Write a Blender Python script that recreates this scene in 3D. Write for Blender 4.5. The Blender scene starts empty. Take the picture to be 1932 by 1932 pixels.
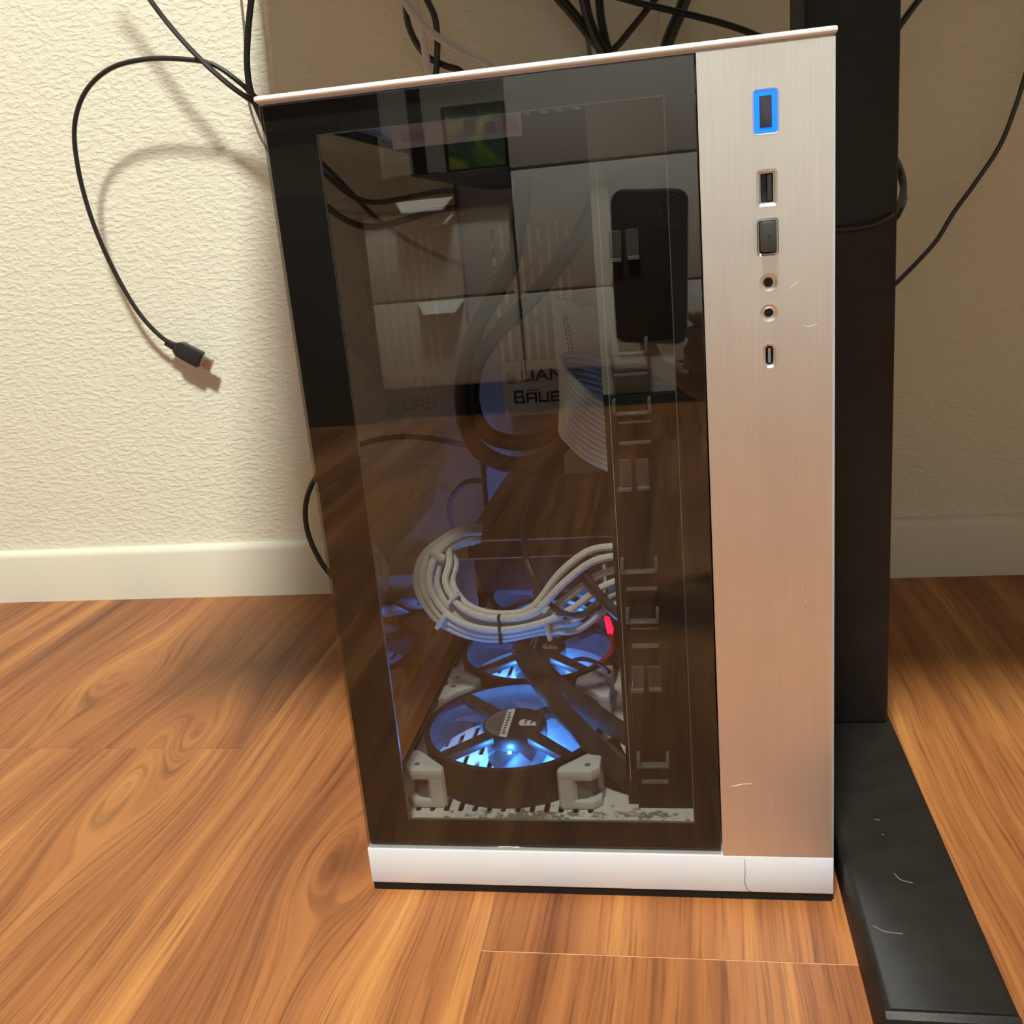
import bpy, bmesh, math, random
from mathutils import Vector, Matrix, Euler
random.seed(7)
PI = math.pi
S = bpy.context.scene
COL = S.collection

# ------------------------------------------------------------------ camera, world, exposure
FPX = 1834.545
cam_d = bpy.data.cameras.new('camera')
cam_d.sensor_width = 36.0
cam_d.lens = 36.0 * FPX / 1932.0
cam_d.clip_start = 0.005
cam = bpy.data.objects.new('camera', cam_d)
COL.objects.link(cam)
cam.location = (0.197714, -0.486940, 0.378010)
cam.rotation_euler = (1.293682, 0.0881664, 0.157129)
S.camera = cam
CAM_M = Matrix.LocRotScale(cam.location, cam.rotation_euler, None)
CAM_R = cam.rotation_euler.to_matrix()

W = bpy.data.worlds.new('world'); S.world = W
W.use_nodes = True
W.node_tree.nodes['Background'].inputs[0].default_value = (0.9, 0.85, 0.75, 1)
W.node_tree.nodes['Background'].inputs[1].default_value = 0.02
S.view_settings.view_transform = 'Standard'
S.view_settings.look = 'None'
S.view_settings.gamma = 1.0
S.view_settings.use_curve_mapping = False
S.view_settings.exposure = 0.0
try:
    S.cycles.transparent_max_bounces = 24
    S.cycles.max_bounces = 10
    S.cycles.sample_clamp_indirect = 6.0
except Exception:
    pass

LAMP = Vector((0.06, -1.00, 2.36))
LAMP_R = 0.15
LAMP_POWER = 480.0
LAMP_COLOR = (0.96, 1.0, 0.93)

def at(px, py, axis, val):
    """a point of the photograph turned into the place where that sight line meets a plane"""
    d = CAM_R @ Vector(((px - 966) / FPX, -(py - 966) / FPX, -1))
    i = 'xyz'.index(axis)
    t = (val - cam.location[i]) / d[i]
    return Vector(cam.location) + d * t

# ------------------------------------------------------------------ helpers: objects
ORG = {}
def empty(name, loc, label, cat, group=None):
    o = bpy.data.objects.new(name, None)
    COL.objects.link(o)
    o.empty_display_size = 0.02
    o.location = loc
    ORG[o.name] = Vector(loc)
    o['label'] = label; o['category'] = cat
    if group: o['group'] = group
    return o
def tag(o, label=None, cat=None, group=None, kind=None):
    if label: o['label'] = label
    if cat: o['category'] = cat
    if group: o['group'] = group
    if kind: o['kind'] = kind
    return o
def link_mesh(name, me, mat, parent=None, smooth=None):
    o = bpy.data.objects.new(name, me)
    COL.objects.link(o)
    if mat is not None:
        me.materials.clear(); me.materials.append(mat)
    if smooth is not None:
        me.polygons.foreach_set('use_smooth', [True] * len(me.polygons))
        me.set_sharp_from_angle(angle=math.radians(smooth))
    if parent is not None:
        off = ORG.get(parent.name, Vector((0, 0, 0)))
        me.transform(Matrix.Translation(-off))
        o.parent = parent
        ORG[o.name] = off
    else:
        ORG[o.name] = Vector((0, 0, 0))
    return o
def obj(name, bm, mat, parent=None, smooth=40):
    me = bpy.data.meshes.new(name)
    bmesh.ops.recalc_face_normals(bm, faces=bm.faces)
    bm.to_mesh(me); bm.free()
    return link_mesh(name, me, mat, parent, smooth)
def recenter(o):
    """move the origin of a top-level mesh to the middle of its foot"""
    vs = [v.co for v in o.data.vertices]
    c = Vector((sum(v.x for v in vs) / len(vs), sum(v.y for v in vs) / len(vs), min(v.z for v in vs)))
    o.data.transform(Matrix.Translation(-c)); o.location = c
    ORG[o.name] = c
    return o
def copy_tree(o, parent=None):
    c = o.copy(); COL.objects.link(c)
    if parent is not None: c.parent = parent
    for ch in [k for k in o.children]:
        copy_tree(ch, c)
    return c

# ------------------------------------------------------------------ helpers: shapes
def box(bm, x0, x1, y0, y1, z0, z1, bev=0.0, seg=2):
    r = bmesh.ops.create_cube(bm, size=1.0)
    vs = r['verts']
    for v in vs:
        v.co = Vector(((x0 + x1) / 2 + v.co.x * (x1 - x0), (y0 + y1) / 2 + v.co.y * (y1 - y0), (z0 + z1) / 2 + v.co.z * (z1 - z0)))
    if bev > 0:
        es = list({e for v in vs for e in v.link_edges})
        bmesh.ops.bevel(bm, geom=es, offset=bev, segments=seg, profile=0.5, affect='EDGES')
    return bm
def new_box(*a, **k):
    return box(bmesh.new(), *a, **k)
def prism(bm, pts, h0, h1, axis='z', bev=0.0, seg=2):
    """polygon pts (a,b) extruded along axis; for y the polygon is (x,z), for x it is (y,z)"""
    def P(a, b, h):
        return {'z': (a, b, h), 'y': (a, h, b), 'x': (h, a, b)}[axis]
    lo = [bm.verts.new(P(a, b, h0)) for a, b in pts]
    hi = [bm.verts.new(P(a, b, h1)) for a, b in pts]
    n = len(pts)
    f = [bm.faces.new(lo[::-1]), bm.faces.new(hi)]
    for i in range(n):
        f.append(bm.faces.new((lo[i], lo[(i + 1) % n], hi[(i + 1) % n], hi[i])))
    if bev > 0:
        es = list({e for q in f[:2] for e in q.edges})
        bmesh.ops.bevel(bm, geom=es, offset=bev, segments=seg, profile=0.5, affect='EDGES')
    return bm
def rr(cx, cy, w, h, r, n=5):
    pts = []
    for (sx, sy, a0) in ((1, 1, 0), (-1, 1, 90), (-1, -1, 180), (1, -1, 270)):
        for i in range(n + 1):
            a = math.radians(a0 + 90 * i / n)
            pts.append((cx + sx * (w / 2 - r) + r * math.cos(a), cy + sy * (h / 2 - r) + r * math.sin(a)))
    return pts
def circ(cx, cy, r, n=24):
    return [(cx + r * math.cos(2 * PI * i / n), cy + r * math.sin(2 * PI * i / n)) for i in range(n)]
def loft(bm, rings, closed_ends=True, loop=False):
    """rings: lists of equally many 3-D points"""
    V = [[bm.verts.new(p) for p in r] for r in rings]
    n = len(V[0]); m = len(V)
    for i in range(m if loop else m - 1):
        A, B = V[i], V[(i + 1) % m]
        for j in range(n):
            bm.faces.new((A[j], A[(j + 1) % n], B[(j + 1) % n], B[j]))
    if closed_ends and not loop:
        bm.faces.new(V[0][::-1]); bm.faces.new(V[-1])
    return bm
def lathe(bm, prof, c=(0, 0, 0), axis='z', n=32, loop=False):
    """profile of (radius, height) turned about an axis through c"""
    c = Vector(c)
    rings = []
    for r, h in prof:
        ring = []
        for i in range(n):
            a = 2 * PI * i / n
            q = {'z': (r * math.cos(a), r * math.sin(a), h), 'y': (r * math.cos(a), h, r * math.sin(a)), 'x': (h, r * math.cos(a), r * math.sin(a))}[axis]
            ring.append(c + Vector(q))
        rings.append(ring)
    return loft(bm, rings, closed_ends=not loop, loop=loop)
def smooth_path(pts, k=8):
    P = [Vector(p) for p in pts]
    if len(P) < 3:
        return [P[0].lerp(P[-1], i / k) for i in range(k + 1)]
    Q = [P[0] * 2 - P[1]] + P + [P[-1] * 2 - P[-2]]
    out = []
    for i in range(1, len(Q) - 2):
        p0, p1, p2, p3 = Q[i - 1], Q[i], Q[i + 1], Q[i + 2]
        # centripetal Catmull-Rom: no overshoot where long and short spans meet
        t0 = 0.0
        t1 = t0 + max((p1 - p0).length, 1e-6) ** .5
        t2 = t1 + max((p2 - p1).length, 1e-6) ** .5
        t3 = t2 + max((p3 - p2).length, 1e-6) ** .5
        for s in range(k):
            t = t1 + (t2 - t1) * s / k
            A1 = p0 * ((t1 - t) / (t1 - t0)) + p1 * ((t - t0) / (t1 - t0))
            A2 = p1 * ((t2 - t) / (t2 - t1)) + p2 * ((t - t1) / (t2 - t1))
            A3 = p2 * ((t3 - t) / (t3 - t2)) + p3 * ((t - t2) / (t3 - t2))
            B1 = A1 * ((t2 - t) / (t2 - t0)) + A2 * ((t - t0) / (t2 - t0))
            B2 = A2 * ((t3 - t) / (t3 - t1)) + A3 * ((t - t1) / (t3 - t1))
            out.append(B1 * ((t2 - t) / (t2 - t1)) + B2 * ((t - t1) / (t2 - t1)))
    out.append(P[-1])
    return out
def tube(bm, pts, r, n=8, k=8, flat=None, facing=None):
    """round tube along a smoothed path; flat=(half width, half thickness) gives a ribbon whose broad side looks along `facing`"""
    path = smooth_path(pts, k)
    rings = []
    N = None
    for i, p in enumerate(path):
        t = (path[min(i + 1, len(path) - 1)] - path[max(i - 1, 0)]).normalized()
        if facing is not None:
            f = Vector(facing); N = (f - t * f.dot(t)).normalized()
        elif N is None:
            a = Vector((0, 0, 1)) if abs(t.z) < 0.9 else Vector((1, 0, 0))
            N = (a - t * a.dot(t)).normalized()
        else:
            N = (N - t * N.dot(t)).normalized()
        B = t.cross(N)
        ra, rb = (flat if flat else (r, r))
        rings.append([p + B * (ra * math.cos(2 * PI * j / n)) + N * (rb * math.sin(2 * PI * j / n)) for j in range(n)])
    return loft(bm, rings)
def frame_ring(bm, outer, inner, h0, h1, axis='y', cham=0.0):
    """closed frame between two outlines of equal count"""
    def P(q, h):
        a, b = q
        return {'z': (a, b, h), 'y': (a, h, b), 'x': (h, a, b)}[axis]
    n = len(outer)
    rings = [[P(q, h1) for q in outer], [P(q, h0 + cham) for q in outer]]
    if cham:
        mid = lambda f: [(o[0] + (i[0] - o[0]) * f, o[1] + (i[1] - o[1]) * f) for o, i in zip(outer, inner)]
        rings += [[P(q, h0) for q in mid(0.3)], [P(q, h0) for q in mid(0.65)]]
    rings += [[P(q, h0 + cham * 0.6) for q in inner], [P(q, h1) for q in inner]]
    return loft(bm, rings, loop=True)
def curve_mesh(name, outlines, ext, plane='y', h=0.0):
    """flat plate with holes (even-odd fill of the outlines), thickness 2*ext about height h"""
    cu = bpy.data.curves.new('tmp', 'CURVE')
    cu.dimensions = '2D'; cu.fill_mode = 'BOTH'; cu.extrude = ext
    for pts in outlines:
        sp = cu.splines.new('POLY'); sp.points.add(len(pts) - 1)
        for q, p in zip(sp.points, pts): q.co = (p[0], p[1], 0, 1)
        sp.use_cyclic_u = True
    return curve_to_mesh(name, cu, plane, h)
def curve_to_mesh(name, cu, plane, h):
    o = bpy.data.objects.new('tmp', cu); COL.objects.link(o)
    dg = bpy.context.evaluated_depsgraph_get(); dg.update()
    me = bpy.data.meshes.new_from_object(o.evaluated_get(dg))
    bpy.data.objects.remove(o); bpy.data.curves.remove(cu)
    me.name = name
    if plane == 'y':
        me.transform(Matrix(((1, 0, 0, 0), (0, 0, -1, h), (0, 1, 0, 0), (0, 0, 0, 1))))
    elif plane == 'z':
        me.transform(Matrix.Translation((0, 0, h)))
    return me
def text_mesh(name, s, size, ext=0.0001, bold=0.0, sx=1.0):
    cu = bpy.data.curves.new('tmp', 'FONT')
    cu.body = s; cu.size = size; cu.extrude = ext; cu.offset = bold
    me = curve_to_mesh(name, cu, None, 0)
    me.transform(Matrix.Diagonal((sx, 1, 1, 1)))
    return me

# ------------------------------------------------------------------ materials
def newmat(name):
    m = bpy.data.materials.new(name); m.use_nodes = True
    nt = m.node_tree
    return m, nt, nt.nodes['Principled BSDF']
def N(nt, t, **kw):
    n = nt.nodes.new(t)
    for k, v in kw.items(): setattr(n, k, v)
    return n
def coords(nt, scale=(1, 1, 1), out='Object'):
    tc = N(nt, 'ShaderNodeTexCoord'); mp = N(nt, 'ShaderNodeMapping')
    mp.inputs['Scale'].default_value = scale
    nt.links.new(tc.outputs[out], mp.inputs[0])
    return mp.outputs[0]
def plain(name, col, rough=0.5, metal=0.0, var=0.06, vscale=40, bump=0.0, bscale=200, coat=0.0, spec=None):
    m, nt, b = newmat(name)
    v = coords(nt)
    nz = N(nt, 'ShaderNodeTexNoise'); nz.inputs['Scale'].default_value = vscale; nz.inputs['Detail'].default_value = 3
    nt.links.new(v, nz.inputs['Vector'])
    rp = N(nt, 'ShaderNodeValToRGB')
    rp.color_ramp.elements[0].position = 0.3; rp.color_ramp.elements[1].position = 0.7
    rp.color_ramp.elements[0].color = (*[c * (1 - var) for c in col], 1)
    rp.color_ramp.elements[1].color = (*[min(1, c * (1 + var)) for c in col], 1)
    nt.links.new(nz.outputs[0], rp.inputs[0]); nt.links.new(rp.outputs[0], b.inputs['Base Color'])
    b.inputs['Roughness'].default_value = rough
    b.inputs['Metallic'].default_value = metal
    if coat: b.inputs['Coat Weight'].default_value = coat
    if spec is not None: b.inputs['Specular IOR Level'].default_value = spec
    if bump:
        n2 = N(nt, 'ShaderNodeTexNoise'); n2.inputs['Scale'].default_value = bscale
        nt.links.new(v, n2.inputs['Vector'])
        bp = N(nt, 'ShaderNodeBump'); bp.inputs['Strength'].default_value = bump; bp.inputs['Distance'].default_value = 0.001
        nt.links.new(n2.outputs[0], bp.inputs['Height']); nt.links.new(bp.outputs[0], b.inputs['Normal'])
    return m
def emit(name, col, strength):
    m, nt, b = newmat(name)
    b.inputs['Base Color'].default_value = (*col, 1)
    b.inputs['Emission Color'].default_value = (*col, 1)
    b.inputs['Emission Strength'].default_value = strength
    return m
def glass(name, tint, ior=1.5):
    """clear pane: straight-through tinted light plus Fresnel mirror on both faces"""
    m, nt, b = newmat(name)
    nt.nodes.remove(b)
    out = nt.nodes['Material Output']
    geo = N(nt, 'ShaderNodeNewGeometry')
    mr = N(nt, 'ShaderNodeMapRange')
    mr.inputs['To Min'].default_value = ior; mr.inputs['To Max'].default_value = 1 / ior
    nt.links.new(geo.outputs['Backfacing'], mr.inputs['Value'])
    fr = N(nt, 'ShaderNodeFresnel'); nt.links.new(mr.outputs[0], fr.inputs['IOR'])
    tr = N(nt, 'ShaderNodeBsdfTransparent'); tr.inputs[0].default_value = (*tint, 1)
    gl = N(nt, 'ShaderNodeBsdfGlossy'); gl.inputs['Roughness'].default_value = 0.0
    mx = N(nt, 'ShaderNodeMixShader')
    nt.links.new(fr.outputs[0], mx.inputs[0]); nt.links.new(tr.outputs[0], mx.inputs[1]); nt.links.new(gl.outputs[0], mx.inputs[2])
    nt.links.new(mx.outputs[0], out.inputs['Surface'])
    return m
def milky(name, col, clear):
    """translucent plastic: part clear, part diffusing"""
    m, nt, b = newmat(name)
    nt.nodes.remove(b)
    out = nt.nodes['Material Output']
    tr = N(nt, 'ShaderNodeBsdfTransparent')
    tl = N(nt, 'ShaderNodeBsdfTranslucent'); tl.inputs[0].default_value = (*col, 1)
    df = N(nt, 'ShaderNodeBsdfDiffuse'); df.inputs[0].default_value = (*col, 1)
    m1 = N(nt, 'ShaderNodeMixShader'); m1.inputs[0].default_value = 0.45
    m2 = N(nt, 'ShaderNodeMixShader'); m2.inputs[0].default_value = clear
    nt.links.new(tl.outputs[0], m1.inputs[1]); nt.links.new(df.outputs[0], m1.inputs[2])
    nt.links.new(m1.outputs[0], m2.inputs[1]); nt.links.new(tr.outputs[0], m2.inputs[2])
    nt.links.new(m2.outputs[0], out.inputs['Surface'])
    return m
def plaster(name, col, bump=0.42):
    m, nt, b = newmat(name)
    v = coords(nt, (1, 1, 2.0))
    b.inputs['Base Color'].default_value = (*col, 1)
    b.inputs['Roughness'].default_value = 0.55
    b.inputs['Specular IOR Level'].default_value = 0.3
    n1 = N(nt, 'ShaderNodeTexNoise'); n1.inputs['Scale'].default_value = 125; n1.inputs['Detail'].default_value = 4; n1.inputs['Distortion'].default_value = 0.15
    nt.links.new(v, n1.inputs['Vector'])
    rp = N(nt, 'ShaderNodeValToRGB')
    rp.color_ramp.elements[0].position = 0.43; rp.color_ramp.elements[1].position = 0.62
    nt.links.new(n1.outputs[0], rp.inputs[0])
    bp = N(nt, 'ShaderNodeBump'); bp.inputs['Strength'].default_value = bump; bp.inputs['Distance'].default_value = 0.0016
    nt.links.new(rp.outputs[0], bp.inputs['Height']); nt.links.new(bp.outputs[0], b.inputs['Normal'])
    return m
def brushed():
    m, nt, b = newmat('brushed_aluminium')
    v = coords(nt, (900, 900, 14))
    n1 = N(nt, 'ShaderNodeTexNoise'); n1.inputs['Scale'].default_value = 1.0; n1.inputs['Detail'].default_value = 4
    nt.links.new(v, n1.inputs['Vector'])
    v2 = coords(nt, (38, 38, 13))
    n2 = N(nt, 'ShaderNodeTexNoise'); n2.inputs['Scale'].default_value = 1.0; n2.inputs['Detail'].default_value = 3
    nt.links.new(v2, n2.inputs['Vector'])
    ad = N(nt, 'ShaderNodeMix', data_type='FLOAT'); ad.inputs[0].default_value = 0.6
    nt.links.new(n1.outputs[0], ad.inputs[2]); nt.links.new(n2.outputs[0], ad.inputs[3])
    rp = N(nt, 'ShaderNodeValToRGB')
    rp.color_ramp.elements[0].position = 0.3; rp.color_ramp.elements[1].position = 0.7
    rp.color_ramp.elements[0].color = (0.78, 0.775, 0.765, 1); rp.color_ramp.elements[1].color = (0.88, 0.875, 0.865, 1)
    nt.links.new(ad.outputs[0], rp.inputs[0]); nt.links.new(rp.outputs[0], b.inputs['Base Color'])
    b.inputs['Metallic'].default_value = 0.92
    b.inputs['Roughness'].default_value = 0.40
    b.inputs['Anisotropic'].default_value = 0.5
    bp = N(nt, 'ShaderNodeBump'); bp.inputs['Strength'].default_value = 0.12; bp.inputs['Distance'].default_value = 0.0003
    nt.links.new(n1.outputs[0], bp.inputs['Height']); nt.links.new(bp.outputs[0], b.inputs['Normal'])
    return m
def wood(knots):
    m, nt, b = newmat('acacia_planks')
    L = nt.links.new
    geo = N(nt, 'ShaderNodeNewGeometry')
    sx = N(nt, 'ShaderNodeSeparateXYZ'); L(geo.outputs['Position'], sx.inputs[0])
    oi = N(nt, 'ShaderNodeObjectInfo')
    def M(op, a, c=None, d=None):
        n = N(nt, 'ShaderNodeMath', operation=op)
        for i, q in enumerate((a, c, d)):
            if q is None: continue
            if isinstance(q, (int, float)): n.inputs[i].default_value = q
            else: L(q, n.inputs[i])
        return n.outputs[0]
    X, Y = sx.outputs[0], sx.outputs[1]
    rnd = M('MULTIPLY', oi.outputs['Random'], 23.0)
    def noise(u, v, det=3, rough=0.5, dist=0.0, w=None):
        c = N(nt, 'ShaderNodeCombineXYZ'); L(u, c.inputs[0]); L(v, c.inputs[1]); L(w if w is not None else rnd, c.inputs[2])
        n = N(nt, 'ShaderNodeTexNoise'); n.inputs['Scale'].default_value = 1.0; n.inputs['Detail'].default_value = det
        n.inputs['Roughness'].default_value = rough; n.inputs['Distortion'].default_value = dist
        L(c.outputs[0], n.inputs['Vector'])
        return n.outputs[0]
    U = X
    halo = None
    for (kx, ky, bb, wx, wy, dk) in knots:
        dx = M('SUBTRACT', X, kx); dy = M('SUBTRACT', Y, ky)
        q = M('ADD', M('POWER', M('ABSOLUTE', M('DIVIDE', dx, wx)), 2.0), M('POWER', M('ABSOLUTE', M('DIVIDE', dy, wy)), 2.0))
        g = M('POWER', 2.718, M('MULTIPLY', q, -1.0))
        U = M('SUBTRACT', U, M('MULTIPLY', M('MULTIPLY', dx, g), bb))
        q2 = M('POWER', 2.718, M('MULTIPLY', q, -7.0))
        h = M('MULTIPLY', q2, dk)
        halo = h if halo is None else M('ADD', halo, h)
    wob = noise(M('MULTIPLY', X, 4.0), M('MULTIPLY', Y, 3.2), 2)
    U = M('ADD', U, M('MULTIPLY', M('SUBTRACT', wob, 0.5), 0.022))
    broad = noise(M('MULTIPLY', U, 24.0), M('MULTIPLY', Y, 1.0), 2, 0.5)
    mid = noise(M('MULTIPLY', U, 110.0), M('MULTIPLY', Y, 1.6), 2, 0.5)
    fine = noise(M('MULTIPLY', U, 480.0), M('MULTIPLY', Y, 10.0), 3, 0.6)
    tone = noise(M('MULTIPLY', X, 5.0), M('MULTIPLY', Y, 2.0), 1)
    f = M('ADD', M('MULTIPLY', broad, 0.66), M('MULTIPLY', mid, 0.34))
    f = M('ADD', f, M('MULTIPLY', M('SUBTRACT', tone, 0.5), 0.25))
    f = M('ADD', f, M('MULTIPLY', M('SUBTRACT', oi.outputs['Random'], 0.5), 0.05))
    f = M('SUBTRACT', f, halo)
    rp = N(nt, 'ShaderNodeValToRGB'); L(f, rp.inputs[0])
    cr = rp.color_ramp
    cr.elements[0].position = 0.22; cr.elements[0].color = (0.075, 0.024, 0.009, 1)
    cr.elements[1].position = 0.79; cr.elements[1].color = (0.60, 0.305, 0.092, 1)
    for p, c in ((0.36, (0.180, 0.058, 0.018)), (0.45, (0.270, 0.092, 0.029)), (0.54, (0.350, 0.127, 0.039)), (0.63, (0.455, 0.190, 0.054))):
        e = cr.elements.new(p); e.color = (*c, 1)
    por = N(nt, 'ShaderNodeValToRGB'); L(fine, por.inputs[0])
    por.color_ramp.elements[0].position = 0.30; por.color_ramp.elements[0].color = (0.42, 0.36, 0.33, 1)
    por.color_ramp.elements[1].position = 0.52; por.color_ramp.elements[1].color = (1, 1, 1, 1)
    mx = N(nt, 'ShaderNodeMix', data_type='RGBA', blend_type='MULTIPLY'); mx.inputs[0].default_value = 0.8
    L(rp.outputs[0], mx.inputs[6]); L(por.outputs[0], mx.inputs[7])
    L(mx.outputs[2], b.inputs['Base Color'])
    b.inputs['Roughness'].default_value = 0.42
    b.inputs['Specular IOR Level'].default_value = 0.35
    bp = N(nt, 'ShaderNodeBump'); bp.inputs['Strength'].default_value = 0.35; bp.inputs['Distance'].default_value = 0.0006
    L(M('ADD', M('MULTIPLY', mid, 0.5), fine), bp.inputs['Height']); L(bp.outputs[0], b.inputs['Normal'])
    return m
def dusty_white():
    m, nt, b = newmat('dusty_white_steel')
    L = nt.links.new
    v = coords(nt)
    n1 = N(nt, 'ShaderNodeTexNoise'); n1.inputs['Scale'].default_value = 190; n1.inputs['Detail'].default_value = 5; n1.inputs['Roughness'].default_value = 0.7
    L(v, n1.inputs['Vector'])
    n0 = N(nt, 'ShaderNodeTexNoise'); n0.inputs['Scale'].default_value = 38
    L(v, n0.inputs['Vector'])
    ad = N(nt, 'ShaderNodeMath', operation='MULTIPLY_ADD'); ad.inputs[1].default_value = 0.5
    L(n0.outputs[0], ad.inputs[0]); L(n1.outputs[0], ad.inputs[2])
    # dust settles along the front lip of the chamber
    ge = N(nt, 'ShaderNodeNewGeometry'); sp = N(nt, 'ShaderNodeSeparateXYZ'); L(ge.outputs['Position'], sp.inputs[0])
    mr = N(nt, 'ShaderNodeMapRange'); mr.inputs['From Min'].default_value = 0.012; mr.inputs['From Max'].default_value = 0.035
    mr.inputs['To Min'].default_value = 0.060; mr.inputs['To Max'].default_value = -0.20
    L(sp.outputs[1], mr.inputs['Value'])
    ad2 = N(nt, 'ShaderNodeMath', operation='ADD'); L(ad.outputs[0], ad2.inputs[0]); L(mr.outputs[0], ad2.inputs[1]); ad = ad2
    rp = N(nt, 'ShaderNodeValToRGB')
    rp.color_ramp.elements[0].position = 0.79; rp.color_ramp.elements[0].color = (0.66, 0.65, 0.62, 1)
    rp.color_ramp.elements[1].position = 0.86; rp.color_ramp.elements[1].color = (0.20, 0.18, 0.16, 1)
    L(ad.outputs[0], rp.inputs[0])
    L(rp.outputs[0], b.inputs['Base Color'])
    b.inputs['Roughness'].default_value = 0.6
    return m

WHITE = plain('white_paint', (0.74, 0.75, 0.80), 0.38, var=0.02, vscale=12)
STEEL_W = plain('white_steel', (0.66, 0.66, 0.65), 0.5, var=0.03, vscale=25)
DUSTY = dusty_white()
BLACK = plain('black_plastic', (0.009, 0.0085, 0.008), 0.55, var=0.2, vscale=30, spec=0.3)
BORDER = plain('black_enamel', (0.006, 0.006, 0.006), 0.55, var=0.1)
SATIN = plain('black_powder_coat', (0.011, 0.009, 0.007), 0.50, var=0.25, vscale=60, bump=0.12, bscale=1500, spec=0.32)
RUBBER = plain('black_rubber', (0.020, 0.019, 0.017), 0.38, var=0.15)
BRAID = plain('black_braid', (0.020, 0.018, 0.017), 0.75, var=0.5, vscale=900, bump=0.8, bscale=1500)
SLEEVE = plain('white_sleeving', (0.68, 0.67, 0.62), 0.7, var=0.1, vscale=700, bump=0.5, bscale=1600)
WCABLE = plain('white_cable_jacket', (0.62, 0.58, 0.54), 0.4, var=0.03)
RIM = plain('diamond_cut_rim', (0.82, 0.81, 0.79), 0.34, 1.0, var=0.02)
CHROME = plain('polished_metal', (0.82, 0.80, 0.78), 0.14, 1.0, var=0.03)
NICKEL = plain('dull_nickel', (0.50, 0.42, 0.36), 0.35, 1.0, var=0.08, vscale=200)
DARKCAV = plain('dark_socket', (0.008, 0.008, 0.01), 0.4)
GREYPLASTIC = plain('grey_plastic', (0.16, 0.16, 0.155), 0.45, var=0.05)
DARKGREY = plain('dark_grey_plastic', (0.022, 0.021, 0.022), 0.45, var=0.15, vscale=80)
PAD = plain('light_grey_pad', (0.60, 0.60, 0.58), 0.55, var=0.04)
ALU = brushed()
GLASS_F = glass('tinted_front_glass', (0.77, 0.765, 0.745), 1.62)
GLASS_S = glass('tinted_side_glass', (0.78, 0.775, 0.75), 1.42)
BLADE = milky('translucent_blade', (0.50, 0.58, 0.80), 0.91)
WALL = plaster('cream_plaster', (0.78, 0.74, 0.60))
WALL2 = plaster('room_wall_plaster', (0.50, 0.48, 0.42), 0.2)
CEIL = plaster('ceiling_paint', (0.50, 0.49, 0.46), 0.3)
TRIM = plain('cream_trim_paint', (0.76, 0.715, 0.60), 0.40, var=0.02, vscale=8)
WOOD = wood([(-0.024, 0.028, 1.45, 0.036, 0.080, 0.16), (-0.216, 0.105, 1.35, 0.042, 0.110, 0.03), (-0.232, 0.205, 1.15, 0.032, 0.06, 0.06), (-0.345, 0.30, 1.25, 0.05, 0.10, 0.02)])
SUBFLOOR = plain('pale_joint', (0.75, 0.45, 0.30), 0.7)
BLUE = emit('blue_led_ring', (0.0, 0.13, 1.0), 1.35)
LED = emit('cyan_white_led', (0.10, 0.80, 1.0), 5.0)
RED = emit('red_led', (1.0, 0.005, 0.04), 2.0)
LAMPM = emit('lamp_diffuser', LAMP_COLOR, LAMP_POWER)
INK = plain('dark_ink', (0.03, 0.03, 0.03), 0.6)
INK2 = plain('grey_ink', (0.11, 0.11, 0.105), 0.6)
CARD = plain('white_label_card', (0.66, 0.65, 0.60), 0.6, var=0.02)
CABINET = plain('white_lacquer', (0.78, 0.76, 0.70), 0.45, var=0.02, vscale=5)
CABINET2 = plain('grey_white_lacquer', (0.84, 0.84, 0.82), 0.45, var=0.02, vscale=5)

# ------------------------------------------------------------------ the setting
RX0, RX1, RY0, RY1, RZ = -2.3, 2.4, -3.4, 0.5255, 2.44
def struct(name, bm, mat, parent=None):
    o = obj(name, bm, mat, parent); o['kind'] = 'structure'
    return o
struct('wall_back', new_box(RX0 - .1, RX1 + .1, RY1, RY1 + .1, -0.01, RZ), WALL)
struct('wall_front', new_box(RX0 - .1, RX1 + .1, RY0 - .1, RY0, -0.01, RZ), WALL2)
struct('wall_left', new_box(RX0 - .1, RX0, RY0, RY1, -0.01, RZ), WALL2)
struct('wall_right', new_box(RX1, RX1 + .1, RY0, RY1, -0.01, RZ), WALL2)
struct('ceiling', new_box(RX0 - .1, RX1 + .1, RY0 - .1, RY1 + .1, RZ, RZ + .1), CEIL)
bm = bmesh.new()
prism(bm, [(RY1, 0), (RY1, .0635), (RY1 - .004, .0635), (RY1 - .0085, .060), (RY1 - .0095, .056), (RY1 - .0095, 0)], RX0, RX1, 'x')
base_back = struct('baseboard_back', bm, TRIM)
floor = struct('floor', new_box(RX0 - .1, RX1 + .1, RY0 - .1, RY1 + .1, -0.10, -0.0004), SUBFLOOR)
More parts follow.
